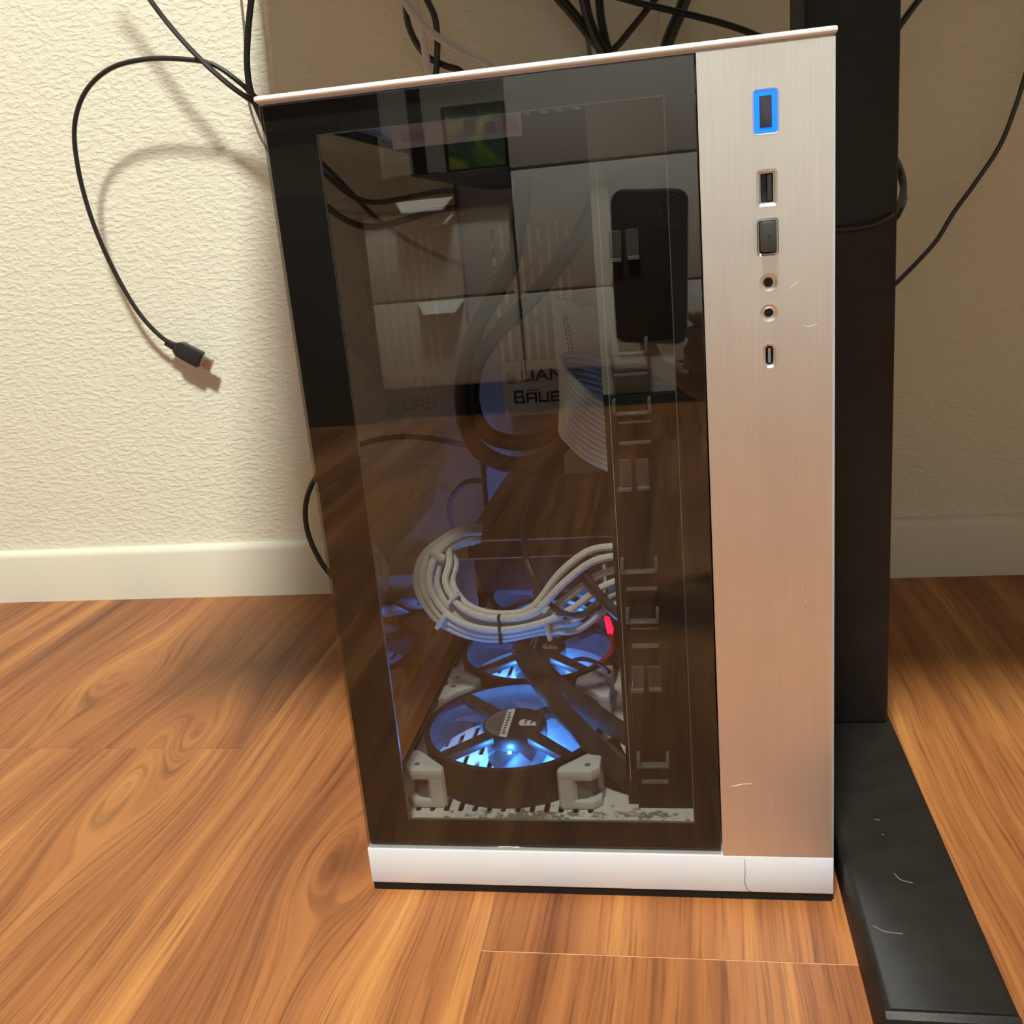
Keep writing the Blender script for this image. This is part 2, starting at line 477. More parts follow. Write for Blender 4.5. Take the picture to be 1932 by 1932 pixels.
# planks: 233 mm wide, running away from the camera
PW, PL = 0.2333, 1.22
def plank_bm(ln):
    return new_box(-PW / 2 + .00004, PW / 2 - .00004, 0.0004, ln - .0004, -0.004, 0.0)
plank_cache = {}
nx0 = math.floor((RX0 - 0.0772) / PW)
ends = {-1: 0.168, 0: -0.0487}
for i in range(nx0, math.ceil((RX1 - 0.0772) / PW)):
    xc = 0.0772 + PW * (i + 0.5)
    j0 = {-2: 0.168, 0: -0.0487}.get(i, None)
    if j0 is None: j0 = {-1: -0.46, 1: 0.86, -3: -0.31, 2: -.45}.get(i, random.uniform(-0.6, 0.6))
    y = j0
    while y > RY0: y -= PL
    while y < RY1:
        a, b_ = max(y, RY0), min(y + PL, RY1 - .002)
        ln = round(b_ - a, 4)
        if ln > 0.03:
            if ln not in plank_cache:
                me = bpy.data.meshes.new('plank'); q = plank_bm(ln)
                bmesh.ops.recalc_face_normals(q, faces=q.faces); q.to_mesh(me); q.free(); me.materials.append(WOOD)
                plank_cache[ln] = me
            o = bpy.data.objects.new('plank', plank_cache[ln]); COL.objects.link(o)
            o.parent = floor; o.location = (xc, a, 0.0)
        y += PL

# ceiling lamp
lamp = empty('ceiling_light', LAMP, 'round flush ceiling lamp glowing warm white behind the camera', 'lamp')
obj('lamp_base', lathe(bmesh.new(), [(0.02, RZ), (LAMP_R + .02, RZ), (LAMP_R + .02, LAMP.z + .02), (LAMP_R + .005, LAMP.z + .018), (0.02, LAMP.z + .018)], (LAMP.x, LAMP.y, 0)), WHITE, lamp)
obj('diffuser', lathe(bmesh.new(), [(0.01, LAMP.z + .016), (LAMP_R, LAMP.z + .016), (LAMP_R, LAMP.z + .006), (LAMP_R * .9, LAMP.z), (0.01, LAMP.z - .004)], (LAMP.x, LAMP.y, 0)), LAMPM, lamp)

# ------------------------------------------------------------------ standing desk
DX0, DX1, DY0, DY1, DZ = -0.178, 1.32, -0.13, 0.47, 0.73
desk = empty('standing_desk', (0.3, 0.16, 0), 'black standing desk leg and long foot right of the computer', 'desk')
obj('desktop', new_box(DX0, DX1, DY0, DY1, DZ, DZ + .025, bev=.003), plain('dark_desktop', (0.10, 0.075, 0.055), 0.5), desk)
FX0, FX1, FY0, FY1, FH = 0.2768, 0.3350, at(1790, 1907, 'z', .03).y, 0.47, 0.0300
CX0, CX1, CY0, CY1 = 0.2768, 0.3312, 0.152, 0.219
def desk_leg(dx):
    b_ = bmesh.new()
    prism(b_, [(FX0 + dx, .0015), (FX0 + dx, FH - .004), (FX0 + dx + .0015, FH - .001), (FX0 + dx + .004, FH), (FX1 + dx - .004, FH), (FX1 + dx - .001, FH - .0015), (FX1 + dx, FH - .004), (FX1 + dx, .0015)], FY0, FY1, 'y', bev=.0008)
    ft = obj('foot', b_, SATIN, desk)
    b_ = bmesh.new()
    prism(b_, [(FY0 - .0004, .0015), (FY0 - .0004, FH - .0012), (FY0 - .0035, FH - .003), (FY0 - .0045, FH - .007), (FY0 - .0045, .0015)], FX0 + dx + .0003, FX1 + dx - .0003, 'x', bev=.0006)
    e = obj('foot_end_cap', b_, SATIN, desk)
    obj('glide_strip', new_box(FX0 + dx + .004, FX1 + dx - .004, FY0 + .002, FY1 - .004, 0.0, .0016), RUBBER, desk)
    obj('lower_column', new_box(CX0 + dx, CX1 + dx, CY0, CY1, FH - .001, 0.595, bev=.003, seg=3), SATIN, desk)
    obj('upper_column', new_box(CX0 + dx + .004, CX1 + dx - .004, CY0 + .004, CY1 - .004, .59, DZ, bev=.003), SATIN, desk)
    return ft
foot = desk_leg(0)
desk_leg(0.86)
obj('crossbar', new_box(CX1 + .001, CX0 + .859, .17, .20, .675, .715, bev=.002), SATIN, desk)
# worn scratches on the foot
SCR = plain('worn_scratch', (0.22, 0.20, 0.18), 0.5)
for pts in ([(1687, 1648), (1700, 1660), (1722, 1666)], [(1648, 1747), (1668, 1757), (1704, 1762)], [(1664, 1574), (1668, 1576)], [(1650, 1546), (1660, 1547)]):
    P = [at(x, y, 'z', FH + .00005) for x, y in pts]
    b_ = tube(bmesh.new(), P, .00022, n=5, k=5)
    obj('scratch', b_, SCR, foot)

# ------------------------------------------------------------------ computer case
CW, CD = 0.272, 0.445
case = empty('computer_case', (CW / 2, CD / 2, 0), 'white tower computer case with tinted glass and brushed aluminium front', 'computer')
obj('base_plinth', new_box(.0008, CW - .001, .0008, CD - .004, 0, .0054), BLACK, case)
obj('base_trim', new_box(0, CW, 0, CD, .0052, .0292, bev=.0007), WHITE, case)
# top panel with vent slots
out = [rr(CW / 2, CD / 2, CW + .001, CD + .001, .003)]
for i in range(20):
    for j in range(3):
        out.append(rr(.036 + i * .0105, .085 + j * .135, .0045, .12, .002, 2))
me = curve_mesh('top_panel', out, .0014, 'z', .4523)
obj('top_rim', frame_ring(bmesh.new(), rr(CW / 2, CD / 2, CW - .0006, CD - .0006, .002), rr(CW / 2, CD / 2, CW - .012, CD - .012, .002), .4499, .4514, 'z'), plain('shaded_white_paint', (0.50, 0.50, 0.50), .5, var=.02), case)  # white rim given a greyer tone as its shade under the lip
top = link_mesh('top_panel', me, STEEL_W, case)
# rounded front lip of the top rim, whitened to strengthen its lamp highlight
b_ = bmesh.new()
prism(b_, [(-.0008, .4512), (-.0012, .4520), (-.0012, .4530), (-.0006, .4538), (.0006, .4541), (.006, .4541), (.006, .4512)], -.0008, CW + .0008, 'x', bev=.0008)
obj('top_lip', b_, plain('highlit_polished_edge', (0.86, 0.86, 0.86), 0.22, var=.01), case, 60)
# front glass and its printed border
GX0, GX1, GZ0, GZ1 = .0008, .2107, .0298, .4497
obj('front_glass', new_box(GX0, GX1, 0, .0036, GZ0, GZ1, bev=.0004, seg=1), GLASS_F, case)
o_ = [(GX0 + .0004, GZ0 + .0003), (GX1 - .0002, GZ0 + .0003), (GX1 - .0002, GZ1 - .0003), (GX0 + .0004, GZ1 - .0003)]
i_ = [(.0273, .0478), (.1961, .0478), (.1961, .4338), (.0273, .4338)]
obj('glass_border', frame_ring(bmesh.new(), o_, i_, .0038, .0050, 'y'), BORDER, case, None)
# thin pale line where the pane ends inside the border
obj('glass_border_line', frame_ring(bmesh.new(), [(.0271, .0476), (.1964, .0476), (.1964, .4340), (.0271, .4340)], [(.0275, .0480), (.1959, .0480), (.1959, .4336), (.0275, .4336)], .00365, .0052, 'y'), GREYPLASTIC, case, None)
# aluminium panel with cut-outs
AX0, AX1, AZ0, AZ1 = .2113, .2719, .0294, .4498
PORT_X = .2415
out = [[(AX0, AZ0), (AX1, AZ0), (AX1, AZ1), (AX0, AZ1)],
       rr(PORT_X, .4218, .0106, .0184, .0015, 4), rr(PORT_X, .3888, .0082, .0152, .0012, 4), rr(PORT_X, .3668, .0084, .0156, .0012, 4),
       circ(PORT_X, .3459, .0036), circ(PORT_X, .3316, .0036), rr(PORT_X, .3112, .0052, .0108, .0024, 6)]
me = curve_mesh('front_panel', out, .0015, 'y', .0016)
fp = link_mesh('front_panel', me, ALU, case)
b_ = new_box(AX1 - .0012, AX1 + .0001, -.00005, .012, AZ0, AZ1 + .0001, bev=.0004)
obj('panel_edge', b_, plain('dull_edge', (0.40, 0.40, 0.40), .5), case)
obj('panel_backing', new_box(AX0, AX1 - .002, .0135, .0155, .03, .449), BLACK, case)
def sunk_ring(outer, inner, y0, y1, back):
    """bevelled countersink from the panel face down to the socket"""
    mk = lambda pts, y: [(a, y, b) for a, b in pts]
    return loft(bmesh.new(), [mk(outer, back), mk(outer, y0), mk(inner, y1), mk(inner, back)], loop=True)
def port(name, w, h, r, z, mat=None, n=4, rim=.0013):
    outer = rr(PORT_X, z, w + rim, h + rim, r + rim / 2, n); inner = rr(PORT_X, z, w - rim, h - rim, max(r - rim / 2, .0004), n)
    p = obj(name, sunk_ring(outer, inner, -.0002, .0006, .0042), mat or RIM, case, 50)
    obj('socket', prism(bmesh.new(), rr(PORT_X, z, w, h, r, n), .0045, .0133, 'y'), DARKCAV, p)
    return p
# power button: glowing ring round a dark key
pb = obj('power_button', prism(bmesh.new(), rr(PORT_X, .4218, .0054, .0136, .0005, 3), -.0002, .006, 'y', bev=.0002), plain('dark_button', (0.035, 0.035, 0.06), .3), case)
obj('light_ring', frame_ring(bmesh.new(), rr(PORT_X, .4218, .0102, .0180, .0014, 4), rr(PORT_X, .4218, .0055, .0137, .0005, 4), .0003, .006, 'y'), BLUE, pb)
obj('button_rim', sunk_ring(rr(PORT_X, .4218, .0116, .0194, .0020, 4), rr(PORT_X, .4218, .0100, .0178, .0013, 4), -.0002, .0007, .004), RIM, pb, 50)
u1 = port('usb_port', .0082, .0152, .0010, .3888)
obj('contact_tongue', new_box(PORT_X + .0003, PORT_X + .0022, .001, .012, .3830, .3946), DARKGREY, u1)
obj('shell_lining', frame_ring(bmesh.new(), rr(PORT_X, .3888, .0066, .0136, .0006, 4), rr(PORT_X, .3888, .0058, .0128, .0005, 4), .0006, .012, 'y'), NICKEL, u1, 60)
u2 = port('usb_port', .0086, .0158, .0010, .3668)
for z in (.3459, .3316):
    j = obj('audio_jack', lathe(bmesh.new(), [(.0044, .004), (.0044, -.0002), (.0041, -.0002), (.0031, .0006), (.0029, .0006), (.0024, .0003), (.0020, .0009), (.0019, .012), (.0036, .012)], (PORT_X, 0, z), 'y', 32, loop=True), RIM, case, 50)
    obj('socket', lathe(bmesh.new(), [(.0005, .006), (.0019, .006), (.0019, .0125), (.0005, .0125)], (PORT_X, 0, z), 'y'), DARKCAV, j)
uc = port('usb_c_port', .0050, .0106, .0023, .3112, n=8)
obj('contact_tongue', prism(bmesh.new(), rr(PORT_X, .3112, .0012, .0072, .0005, 4), .0008, .012, 'y'), GREYPLASTIC, uc)
# scratches on the aluminium
SC2 = plain('bright_scratch', (0.62, 0.60, 0.56), .5)
for pts in ([(1490, 545), (1497, 538), (1508, 530)], [(1513, 612), (1522, 617), (1540, 612)], [(1381, 1484), (1400, 1480), (1418, 1479)], [(1519, 1128), (1520, 1138)]):
    obj('scratch', tube(bmesh.new(), [at(x, y, 'y', -.00003) for x, y in pts], .00011, n=5, k=4), SC2, fp)
# side glass, right side panel, rear panel
obj('side_glass', new_box(0, .0036, .0055, CD - .006, GZ0, GZ1, bev=.0004, seg=1), GLASS_S, case)
obj('side_glass_border', frame_ring(bmesh.new(), [(.0058, .0301), (CD - .0063, .0301), (CD - .0063, .4494), (.0058, .4494)], [(.021, .0440), (CD - .021, .0440), (CD - .021, .4440), (.021, .4440)], .0038, .0048, 'x'), BORDER, case, None)
obj('side_panel', new_box(.2690, CW, .0125, CD, .0296, .4496, bev=.0006), STEEL_W, case)
REAR = .430
out = [[(.005, .0296), (.2685, .0296), (.2685, .4496), (.005, .4496)]]
for c in range(9):
    xx = .0335 + c * .0086
    for (z0, z1) in (((.352, .386), (.303, .347), (.262, .297)) if c % 2 == 0 else ((.365, .388), (.318, .360), (.262, .312))):
        out.append(rr(xx, (z0 + z1) / 2, .0034, z1 - z0, .0016, 2))
for c in range(5):
    for r_ in range(9):
        out.append(rr(.145 + c * .010, .255 + r_ * .016, .007, .011, .002, 2))
me = curve_mesh('rear_panel', out, .001, 'y', REAR + .001)
link_mesh('rear_panel', me, plain('dimmed_rear_steel', (0.36, 0.36, 0.35), .5, var=.03), case)  # white steel toned grey, its dimness put into the colour
obj('rear_frame', frame_ring(bmesh.new(), [(.0045, .0295), (.2688, .0295), (.2688, .4497), (.0045, .4497)], [(.012, .036), (.262, .036), (.262, .443), (.012, .443)], REAR + .003, CD - .001, 'y'), STEEL_W, case, None)
# chamber floor with slots over a dark dust filter
out = [[(.0095, .0056), (.2, .0056), (.2, REAR - .001), (.0095, REAR - .001)]]
for c in range(13):
    xx = .030 + c * .0088
    y0 = .0148
    k = 0
    y = y0
    while y < (.40 if c < 5 else .03):
        ln = .020 if k == 0 and c % 2 else .030
        out.append(rr(xx, y + ln / 2, .0034, ln, .0016, 2)); y += ln + .008; k += 1
me = curve_mesh('chamber_floor', out, .001, 'z', .0450)
link_mesh('chamber_floor', me, DUSTY, case)
obj('dust_filter', new_box(.010, .2, .007, .425, .0300, .0335), BORDER, case)
obj('chamber_floor_edge', new_box(.0085, .0100, .0060, REAR - .001, .0440, .0500, bev=.0003), GREYPLASTIC, case)
# motherboard tray and front flange of it
obj('motherboard_tray', new_box(.198, .200, .012, REAR - .001, .047, .448), STEEL_W, case)
YS = .018
fl0, fl1 = at(1128, 395, 'y', YS).x, at(1186, 1430, 'y', YS).x
obj('tray_flange', new_box(.1580, .2, YS + .0065, YS + .0075, .293, .449), plain('shaded_flange_white', (0.20, 0.20, 0.195), .5), case)  # white-painted flange, darkened in colour for the dark it sits in
obj('tray_flange_lower', new_box(.1580, .2, YS + .0065, YS + .0075, .0465, .293), BLACK, case)
b_ = bmesh.new()
prism(b_, [(fl1 - .0002, .062), (fl1 + .0002, .062), (fl0 + .0002, .405), (fl0 - .0002, .405)], YS + .0064, YS + .0072, 'y')
obj('flange_edge', b_, plain('edge_steel', (0.40, 0.40, 0.38), .5), case)
strip = obj('cable_strip', prism(bmesh.new(), [(fl1 + .004, .0475), (.2085, .0475), (.2085, .293), (fl1 + .0015, .293)], YS + .0018, YS + .006, 'y', bev=.001), BLACK, case)
obj('cable_strip_upper', new_box(fl0 + .0055, .2085, YS + .0018, YS + .006, .3200, .405, bev=.001), BLACK, case)
CLIP = plain('clip_plastic', (0.13, 0.13, 0.125), .35)
def yclip(px): return at(px[0], px[1], 'y', YS)
def uclip(pxl, pxr, lines):
    a, b2 = yclip(pxl), yclip(pxr)
    z = (a.z + b2.z) / 2
    b_ = bmesh.new()
    box(b_, a.x - .0002, a.x + .0016, YS - .006, YS + .002, z - .004, z + .003, bev=.0003, seg=1)
    box(b_, b2.x - .0016, b2.x + .0002, YS - .006, YS + .002, z - .004, z + .003, bev=.0003, seg=1)
    box(b_, a.x, b2.x, YS - .0035, YS + .002, z - .0055, z - .0042, bev=.0003, seg=1)
    cl = obj('cable_clip', b_, CLIP, case)
    for ly in lines:
        zz = yclip(((pxl[0] + pxr[0]) / 2, ly)).z
        obj('clip_bar', new_box(a.x + .002, b2.x - .001, YS - .0025, YS + .002, zz - .0005, zz + .0005), CLIP, cl)
    return cl
uclip((1147, 652), (1222, 645), (706,))
uclip((1157, 765), (1228, 758), (795, 835))
uclip((1172, 1064), (1240, 1059), (1110,))
uclip((1182, 1158), (1243, 1154), (1183, 1218))
uclip((1203, 1432), (1262, 1425), (1473,))
def loop_clip(x0, x1, ytop, ybot):
    a, b2 = yclip((x0, ytop)), yclip((x1, ybot))
    b_ = bmesh.new()
    xm = (a.x + b2.x) / 2
    box(b_, a.x, xm - .0012, YS - .0005, YS + .002, b2.z, a.z, bev=.0003, seg=1)
    box(b_, xm + .0008, b2.x, YS - .0005, YS + .002, b2.z, a.z, bev=.0003, seg=1)
    cl = obj('strap_slot', b_, plain('slot_plastic', (0.055, 0.055, 0.055), .4), case)
    obj('slot_ledge', new_box(a.x - .001, xm - .0016, YS - .003, YS + .002, b2.z - .0022, b2.z - .0002, bev=.0003, seg=1), CLIP, cl)
    obj('slot_ledge', new_box(xm + .0012, b2.x, YS - .003, YS + .002, b2.z - .0018, b2.z + .0002, bev=.0003, seg=1), CLIP, cl)
loop_clip(1148, 1207, 436, 482)
loop_clip(1167, 1226, 868, 916)
loop_clip(1191, 1248, 1258, 1296)
# white plate under the top, seen above the sight line of the window
a, b2 = at(737, 240, 'y', .10), at(985, 255, 'y', .10)
lp = obj('top_bracket', new_box(a.x, b2.x, .100, .103, b2.z, .4490), STEEL_W, case)
for (x0, x1, dz) in ((.006, .020, .010), (.043, .050, .013), (.055, .061, .011), (.066, .075, .013)):
    obj('printed_mark', new_box(a.x + x0, a.x + x1, .0996, .1001, b2.z + .003, b2.z + dz - .002), plain('grey_print', (0.50, 0.49, 0.47), .6), lp)
# white cover plate in front of the rear panel, with a column of small slots
a, b2 = at(1042, 572, 'y', .33), at(1165, 890, 'y', .33)
cp = obj('cover_plate', prism(bmesh.new(), [(a.x, b2.z), (b2.x, b2.z), (b2.x, a.z - .004), (a.x + .022, a.z - .006), (a.x + .014, a.z + .002), (a.x + .002, a.z + .002), (a.x, a.z - .002)], .33, .35, 'y', bev=.0008), STEEL_W, case)
for k in range(9):
    for s in (0, 1):
        p = at(1062 + k * 1.6 + s * 7, 597 + k * 8.5 + s * 2, 'y', .3296)
        obj('small_slot', new_box(p.x - .0007, p.x + .0007, .3292, .3306, p.z - .0012, p.z + .0012), INK, cp)
# label card on the rear panel
a, b2 = at(945, 684, 'y', .425), at(1062, 780, 'y', .425)
card = obj('maker_label', new_box(a.x, b2.x, .4255, .4275, b2.z, a.z, bev=.0003, seg=1), CARD, case)
def put_text(s, size, px, py, yy, mat, parent, bold=.0, sx=1.0, name='lettering', fit=None):
    me = text_mesh(name, s, size, .00008, bold, sx)
    if fit:
        w = max(v.co.x for v in me.vertices) - min(v.co.x for v in me.vertices)
        me.transform(Matrix.Diagonal((fit / w, 1, 1, 1)))
    p = at(px, py, 'y', yy)
    me.transform(Matrix(((1, 0, 0, p.x), (0, 0, -1, p.y), (0, 1, 0, p.z), (0, 0, 0, 1))))
    return link_mesh(name, me, mat, parent)
put_text('LIAN LI', .0150, 982, 720, .4252, INK2, card, .0003, 1.0, fit=.060)
# second line in square techno letters, each built of bars
q0 = at(971, 762, 'y', .4252)
bars = {'B': ((0, 0, .2, 1), (0, .82, .9, 1), (0, .42, .9, .58), (0, 0, 1, .18), (.72, .5, .9, 1), (.8, 0, 1, .5)),
        'A': ((0, 0, .2, .8), (.8, 0, 1, .8), (0, .64, 1, .8), (0, .28, 1, .44)),
        'U': ((0, 0, .2, .8), (.8, 0, 1, .8), (0, 0, 1, .17)),
        'E': ((0, 0, .2, .8), (0, 0, 1, .16), (0, .32, 1, .46), (0, .64, 1, .8))}
for k_, ch in enumerate('BAUE'):
    b_ = bmesh.new(); lx, lw, lh = q0.x + k_ * .0118, .0102, .0125
    for (u0, v0, u1, v1) in bars[ch]:
        box(b_, lx + u0 * lw, lx + u1 * lw, .4250, .4256, q0.z + v0 * lh, q0.z + v1 * lh)
    if ch == 'A': box(b_, lx + .001, lx + lw * 1.2, .4250, .4256, q0.z + lh * .92, q0.z + lh * 1.02)
    obj('lettering', b_, INK2, card)
p = at(964, 714, 'y', .4252)
lg = obj('round_emblem', frame_ring(bmesh.new(), circ(p.x, p.z, .0058), circ(p.x, p.z, .0050), .4249, .4256, 'y'), GREYPLASTIC, card)
obj('emblem_stroke', prism(bmesh.new(), [(p.x - .0026, p.z - .0038), (p.x - .0010, p.z - .0038), (p.x - .0006, p.z + .0042), (p.x - .0022, p.z + .0042)], .4249, .4256, 'y'), GREYPLASTIC, card)
obj('emblem_stroke', prism(bmesh.new(), [(p.x + .0002, p.z - .0040), (p.x + .0034, p.z - .0022), (p.x + .0030, p.z + .0020), (p.x + .0008, p.z + .0026)], .4249, .4256, 'y'), GREYPLASTIC, card)

# USB receiver plugged into the second port
b_ = new_box(PORT_X - .0034, PORT_X + .0033, -.0085, .006, .3602, .3738, bev=.0007)
rcv = empty('usb_receiver', (PORT_X, -.003, .3598), 'stubby black wireless receiver plugged into the aluminium front panel', 'receiver')
obj('shell', b_, plain('receiver_plastic', (0.040, 0.036, 0.032), .5), rcv)
b_ = bmesh.new()
for (x0, z0, x1, z1) in ((0, -.0016, 0, .0018), (0, -.0004, -.0009, .0006), (0, .0001, .0009, .0009)):
    tube(b_, [(PORT_X + x0, -.00855, .3668 + z0), (PORT_X + (x0 + x1) / 2, -.00855, .3668 + (z0 + z1) / 2), (PORT_X + x1, -.00855, .3668 + z1)], .00012, n=5, k=2)
obj('printed_symbol', b_, plain('faint_print', (0.010, 0.009, 0.009), .6), rcv)
# a hair on the base trim
o = obj('stray_hair', tube(bmesh.new(), [at(x, y, 'y', -.0002) for x, y in ((1405, 1622), (1406, 1645), (1406, 1668), (1412, 1680), (1420, 1683))], .00013, n=5, k=6), INK)
recenter(tag(o, 'thin dark hair lying on the white base trim of the case', 'hair'))

# ------------------------------------------------------------------ fans in the bottom of the case
FZ = .0462
def make_fan(cx, cy):
    f = empty('case_fan', (cx, cy, FZ), 'front 120 mm fan with white corners and blue light', 'fan', 'case fans on the chamber floor')
    z0, z1 = FZ, FZ + .0255
    obj('frame', lathe(bmesh.new(), [(.0560, z0), (.0597, z0), (.0597, z0 + .003), (.0588, z0 + .005), (.0588, z1 - .005), (.0597, z1 - .003), (.0597, z1), (.0556, z1), (.0548, z1 - .004), (.0548, z0 + .004)], (cx, cy, 0), 'z', 48, loop=True), DARKGREY, f)
    for sx in (1, -1):
        for sy in (1, -1):
            def C(pts): return [(cx + sx * (.0600 - a), cy + sy * (.0600 - b)) for a, b in pts]
            full = [(.005, 0), (.024, 0), (.0255, .002), (.0245, .0060), (.0185, .0105), (.0105, .0185), (.0060, .0245), (.002, .0255), (0, .024), (0, .005)]
            pil = [(.0165, 0), (.024, 0), (.0255, .002), (.0245, .0060), (.0185, .0105), (.0105, .0185), (.0060, .0245), (.002, .0255), (0, .024), (0, .0165), (.006, .0115), (.0115, .006)]
            b_ = bmesh.new()
            prism(b_, C(full), z0, z0 + .0055, 'z', bev=.0012)
            prism(b_, C(full), z1 - .0065, z1 + .0005, 'z', bev=.0014)
            prism(b_, C(pil), z0 + .004, z1 - .005, 'z')
            pd = obj('corner_pad', b_, PAD, f)
            core = [(.0085, .0035), (.0170, .0015), (.0060, .0110), (.0015, .0170), (.0035, .0085)]
            b_ = prism(bmesh.new(), C([(.0080, .0042), (.0160, .0022), (.0178, .0045), (.0045, .0178), (.0022, .0160), (.0042, .0080)]), z0 + .005, z1 - .006, 'z')
            obj('recess', b_, GREYPLASTIC, pd)
            b_ = lathe(bmesh.new(), [(.0003, z1 + .0003), (.0018, z1 + .0003), (.0018, z1 + .0007), (.0003, z1 + .0007)], (cx + sx * .0525, cy + sy * .0525, 0), 'z', 12)
            obj('screw_hole', b_, GREYPLASTIC, pd)
            # strut from hub to corner
            u = Vector((sx, sy, 0)).normalized(); n_ = Vector((-u.y, u.x, 0))
            c0 = Vector((cx, cy, 0))
            w0, w1 = .0050, .0042
            pts = [c0 + u * .017 + n_ * w0, c0 + u * .0575 + n_ * w1, c0 + u * .0575 - n_ * w1, c0 + u * .017 - n_ * w0]
            obj('strut', prism(bmesh.new(), [(q.x, q.y) for q in pts], z1 - .0055, z1 - .0005, 'z', bev=.0006), DARKGREY, f)
    hub = obj('hub', lathe(bmesh.new(), [(.0005, z1 - .010), (.0205, z1 - .010), (.0212, z1 - .008), (.0212, z1 - .001), (.0204, z1), (.0005, z1)], (cx, cy, 0), 'z', 40), DARKGREY, f)
    # sticker: grey left half, white band, sail emblem
    half = [(cx + .0195 * math.cos(a), cy + .0195 * math.sin(a)) for a in [PI * .62 + (PI * 1.38 - PI * .62) * i / 16 for i in range(17)]]
    obj('sticker', prism(bmesh.new(), half, z1, z1 + .0002, 'z'), plain('sticker_grey', (0.14, 0.14, 0.14), .5), hub)
    obj('sticker_band', prism(bmesh.new(), [(cx - .0072, cy - .0178), (cx - .0022, cy - .0190), (cx - .0022, cy + .0190), (cx - .0072, cy + .0178)], z1, z1 + .0003, 'z'), CARD, hub)
    b_ = bmesh.new()
    for k in range(9):
        box(b_, cx - .0060, cx - .0060 + random.choice((.0018, .0026)), cy - .015 + k * .0034, cy - .0132 + k * .0034, z1 + .0003, z1 + .0004)
    for k in range(6):
        hl = .0150 - k * .0016
        box(b_, cx - .0092 - k * .0016, cx - .0087 - k * .0016, cy - hl * .8, cy + hl * .8, z1 + .0002, z1 + .00028)
    obj('sticker_print', b_, plain('print_dark', (0.05, 0.05, 0.05), .6), hub)
    b_ = bmesh.new()
    for k, (x, w, h) in enumerate(((.0042, .0042, .0085), (.0086, .0036, .0070), (.0124, .0030, .0050))):
        y0 = cy - .0042
        outl = [(cx + x, y0), (cx + x + w * 1.0, y0 + .0004), (cx + x + w * .62, y0 + h * .35), (cx + x + w * .55, y0 + h * .7), (cx + x + w * .75, y0 + h), (cx + x - w * .1, y0 + h * .92), (cx + x - w * .3, y0 + h * .5)]
        prism(b_, outl, z1, z1 + .0003, 'z')
    obj('sail_emblem', b_, CARD, hub)
    # rotor: translucent hub skirt and seven curved blades
    rot = obj('rotor', lathe(bmesh.new(), [(.0006, z0 + .002), (.0195, z0 + .002), (.0195, z0 + .0145), (.0006, z0 + .0145)], (cx, cy, 0), 'z', 32), DARKGREY, f)
    for k in range(7):
        b_ = bmesh.new()
        a0 = 2 * PI * k / 7 + .2
        rings = []
        for i in range(7):
            t = i / 6; r_ = .0185 + (.0530 - .0185) * t
            sw = .32 * t; half_a = .30 + .06 * t
            ring = []
            for s in (0, .33, .66, 1.0):
                aa = a0 + sw + (s - .5) * 2 * half_a
                zz = z0 + .0035 + .0105 * s + .0012 * math.sin(s * PI)
                ring.append((cx + r_ * math.cos(aa), cy + r_ * math.sin(aa), zz))
            rings.append(ring + [(x, y, z + .0009) for x, y, z in ring[::-1]])
        loft(b_, rings)
        obj('blade', b_, BLADE, rot)
    for k, a0 in enumerate((-PI / 2 - .02, 0 - .35, PI / 2, PI + .35)):
        c = (cx + .0222 * math.cos(a0), cy + .0222 * math.sin(a0))
        obj('led', lathe(bmesh.new(), [(.0002, z1 - .0095), (.0013, z1 - .0095), (.0013, z1 - .0080), (.0002, z1 - .0080)], (c[0], c[1], 0), 'z', 10), LED, f)
        ld = bpy.data.lights.new('led_glow', 'POINT'); ld.color = (0.05, 0.29, 1.0); ld.energy = 0.15; ld.shadow_soft_size = .0016
        lo = bpy.data.objects.new('led_glow', ld); COL.objects.link(lo); lo.parent = f
        lo.location = Vector((cx + .0262 * math.cos(a0), cy + .0262 * math.sin(a0), z1 - .0088)) - Vector((cx, cy, FZ))
    return f
FCX, FCY = .0825, .0775
fan = make_fan(FCX, FCY)
tag(fan, 'nearest case fan, its whole hub sticker and two white front corners showing')
for k, lab in ((1, 'middle case fan, half hidden under the white cable loop'), (2, 'farthest case fan, only a blue glow beside the black wires')):
    c = copy_tree(fan); c.location = (FCX, FCY + .1202 * k, FZ); c['label'] = lab

# ------------------------------------------------------------------ graphics card
gx0, gx1, gy0, gy1, gz1 = .0415, .192, .160, .405, .1720
gpu = empty('graphics_card', ((gx0 + gx1) / 2, (gy0 + gy1) / 2, .126), 'black graphics card lying flat across the middle of the case', 'graphics card')
obj('backplate', new_box(gx0, gx1, gy0, gy1, gz1 - .002, gz1, bev=.0005), DARKGREY, gpu)
obj('shroud', prism(bmesh.new(), [(gx0 + .004, gz1 - .002), (gx0 + .001, gz1 - .010), (gx0 + .010, gz1 - .040), (gx1, gz1 - .040), (gx1, gz1 - .002)], gy0 + .002, gy1, 'y', bev=.001), BLACK, gpu)
obj('edge_strip', new_box(gx0 + .002, gx1 - .006, gy0 - .0006, gy0 + .0006, gz1 - .0012, gz1 - .0003), NICKEL, gpu)
obj('edge_strip', new_box(gx0 - .008, gx1 - .012, gy0 - .0012, gy0 + .0016, gz1 - .0142, gz1 - .0134), NICKEL, gpu)
obj('added_plate', new_box(gx0 - .0085, gx0 + .006, gy0 - .0004, gy0 + .0006, gz1 - .050, gz1 - .0142), plain('added_plate_grey', (0.13, 0.13, 0.13), .4), gpu)  # grey plate added to stand for a faint reflection beside the card
obj('backplate_rib', new_box(gx0 + .010, gx0 + .016, gy0 + .02, gy1, gz1 - .0002, gz1 + .0016, bev=.0005), BLACK, gpu)
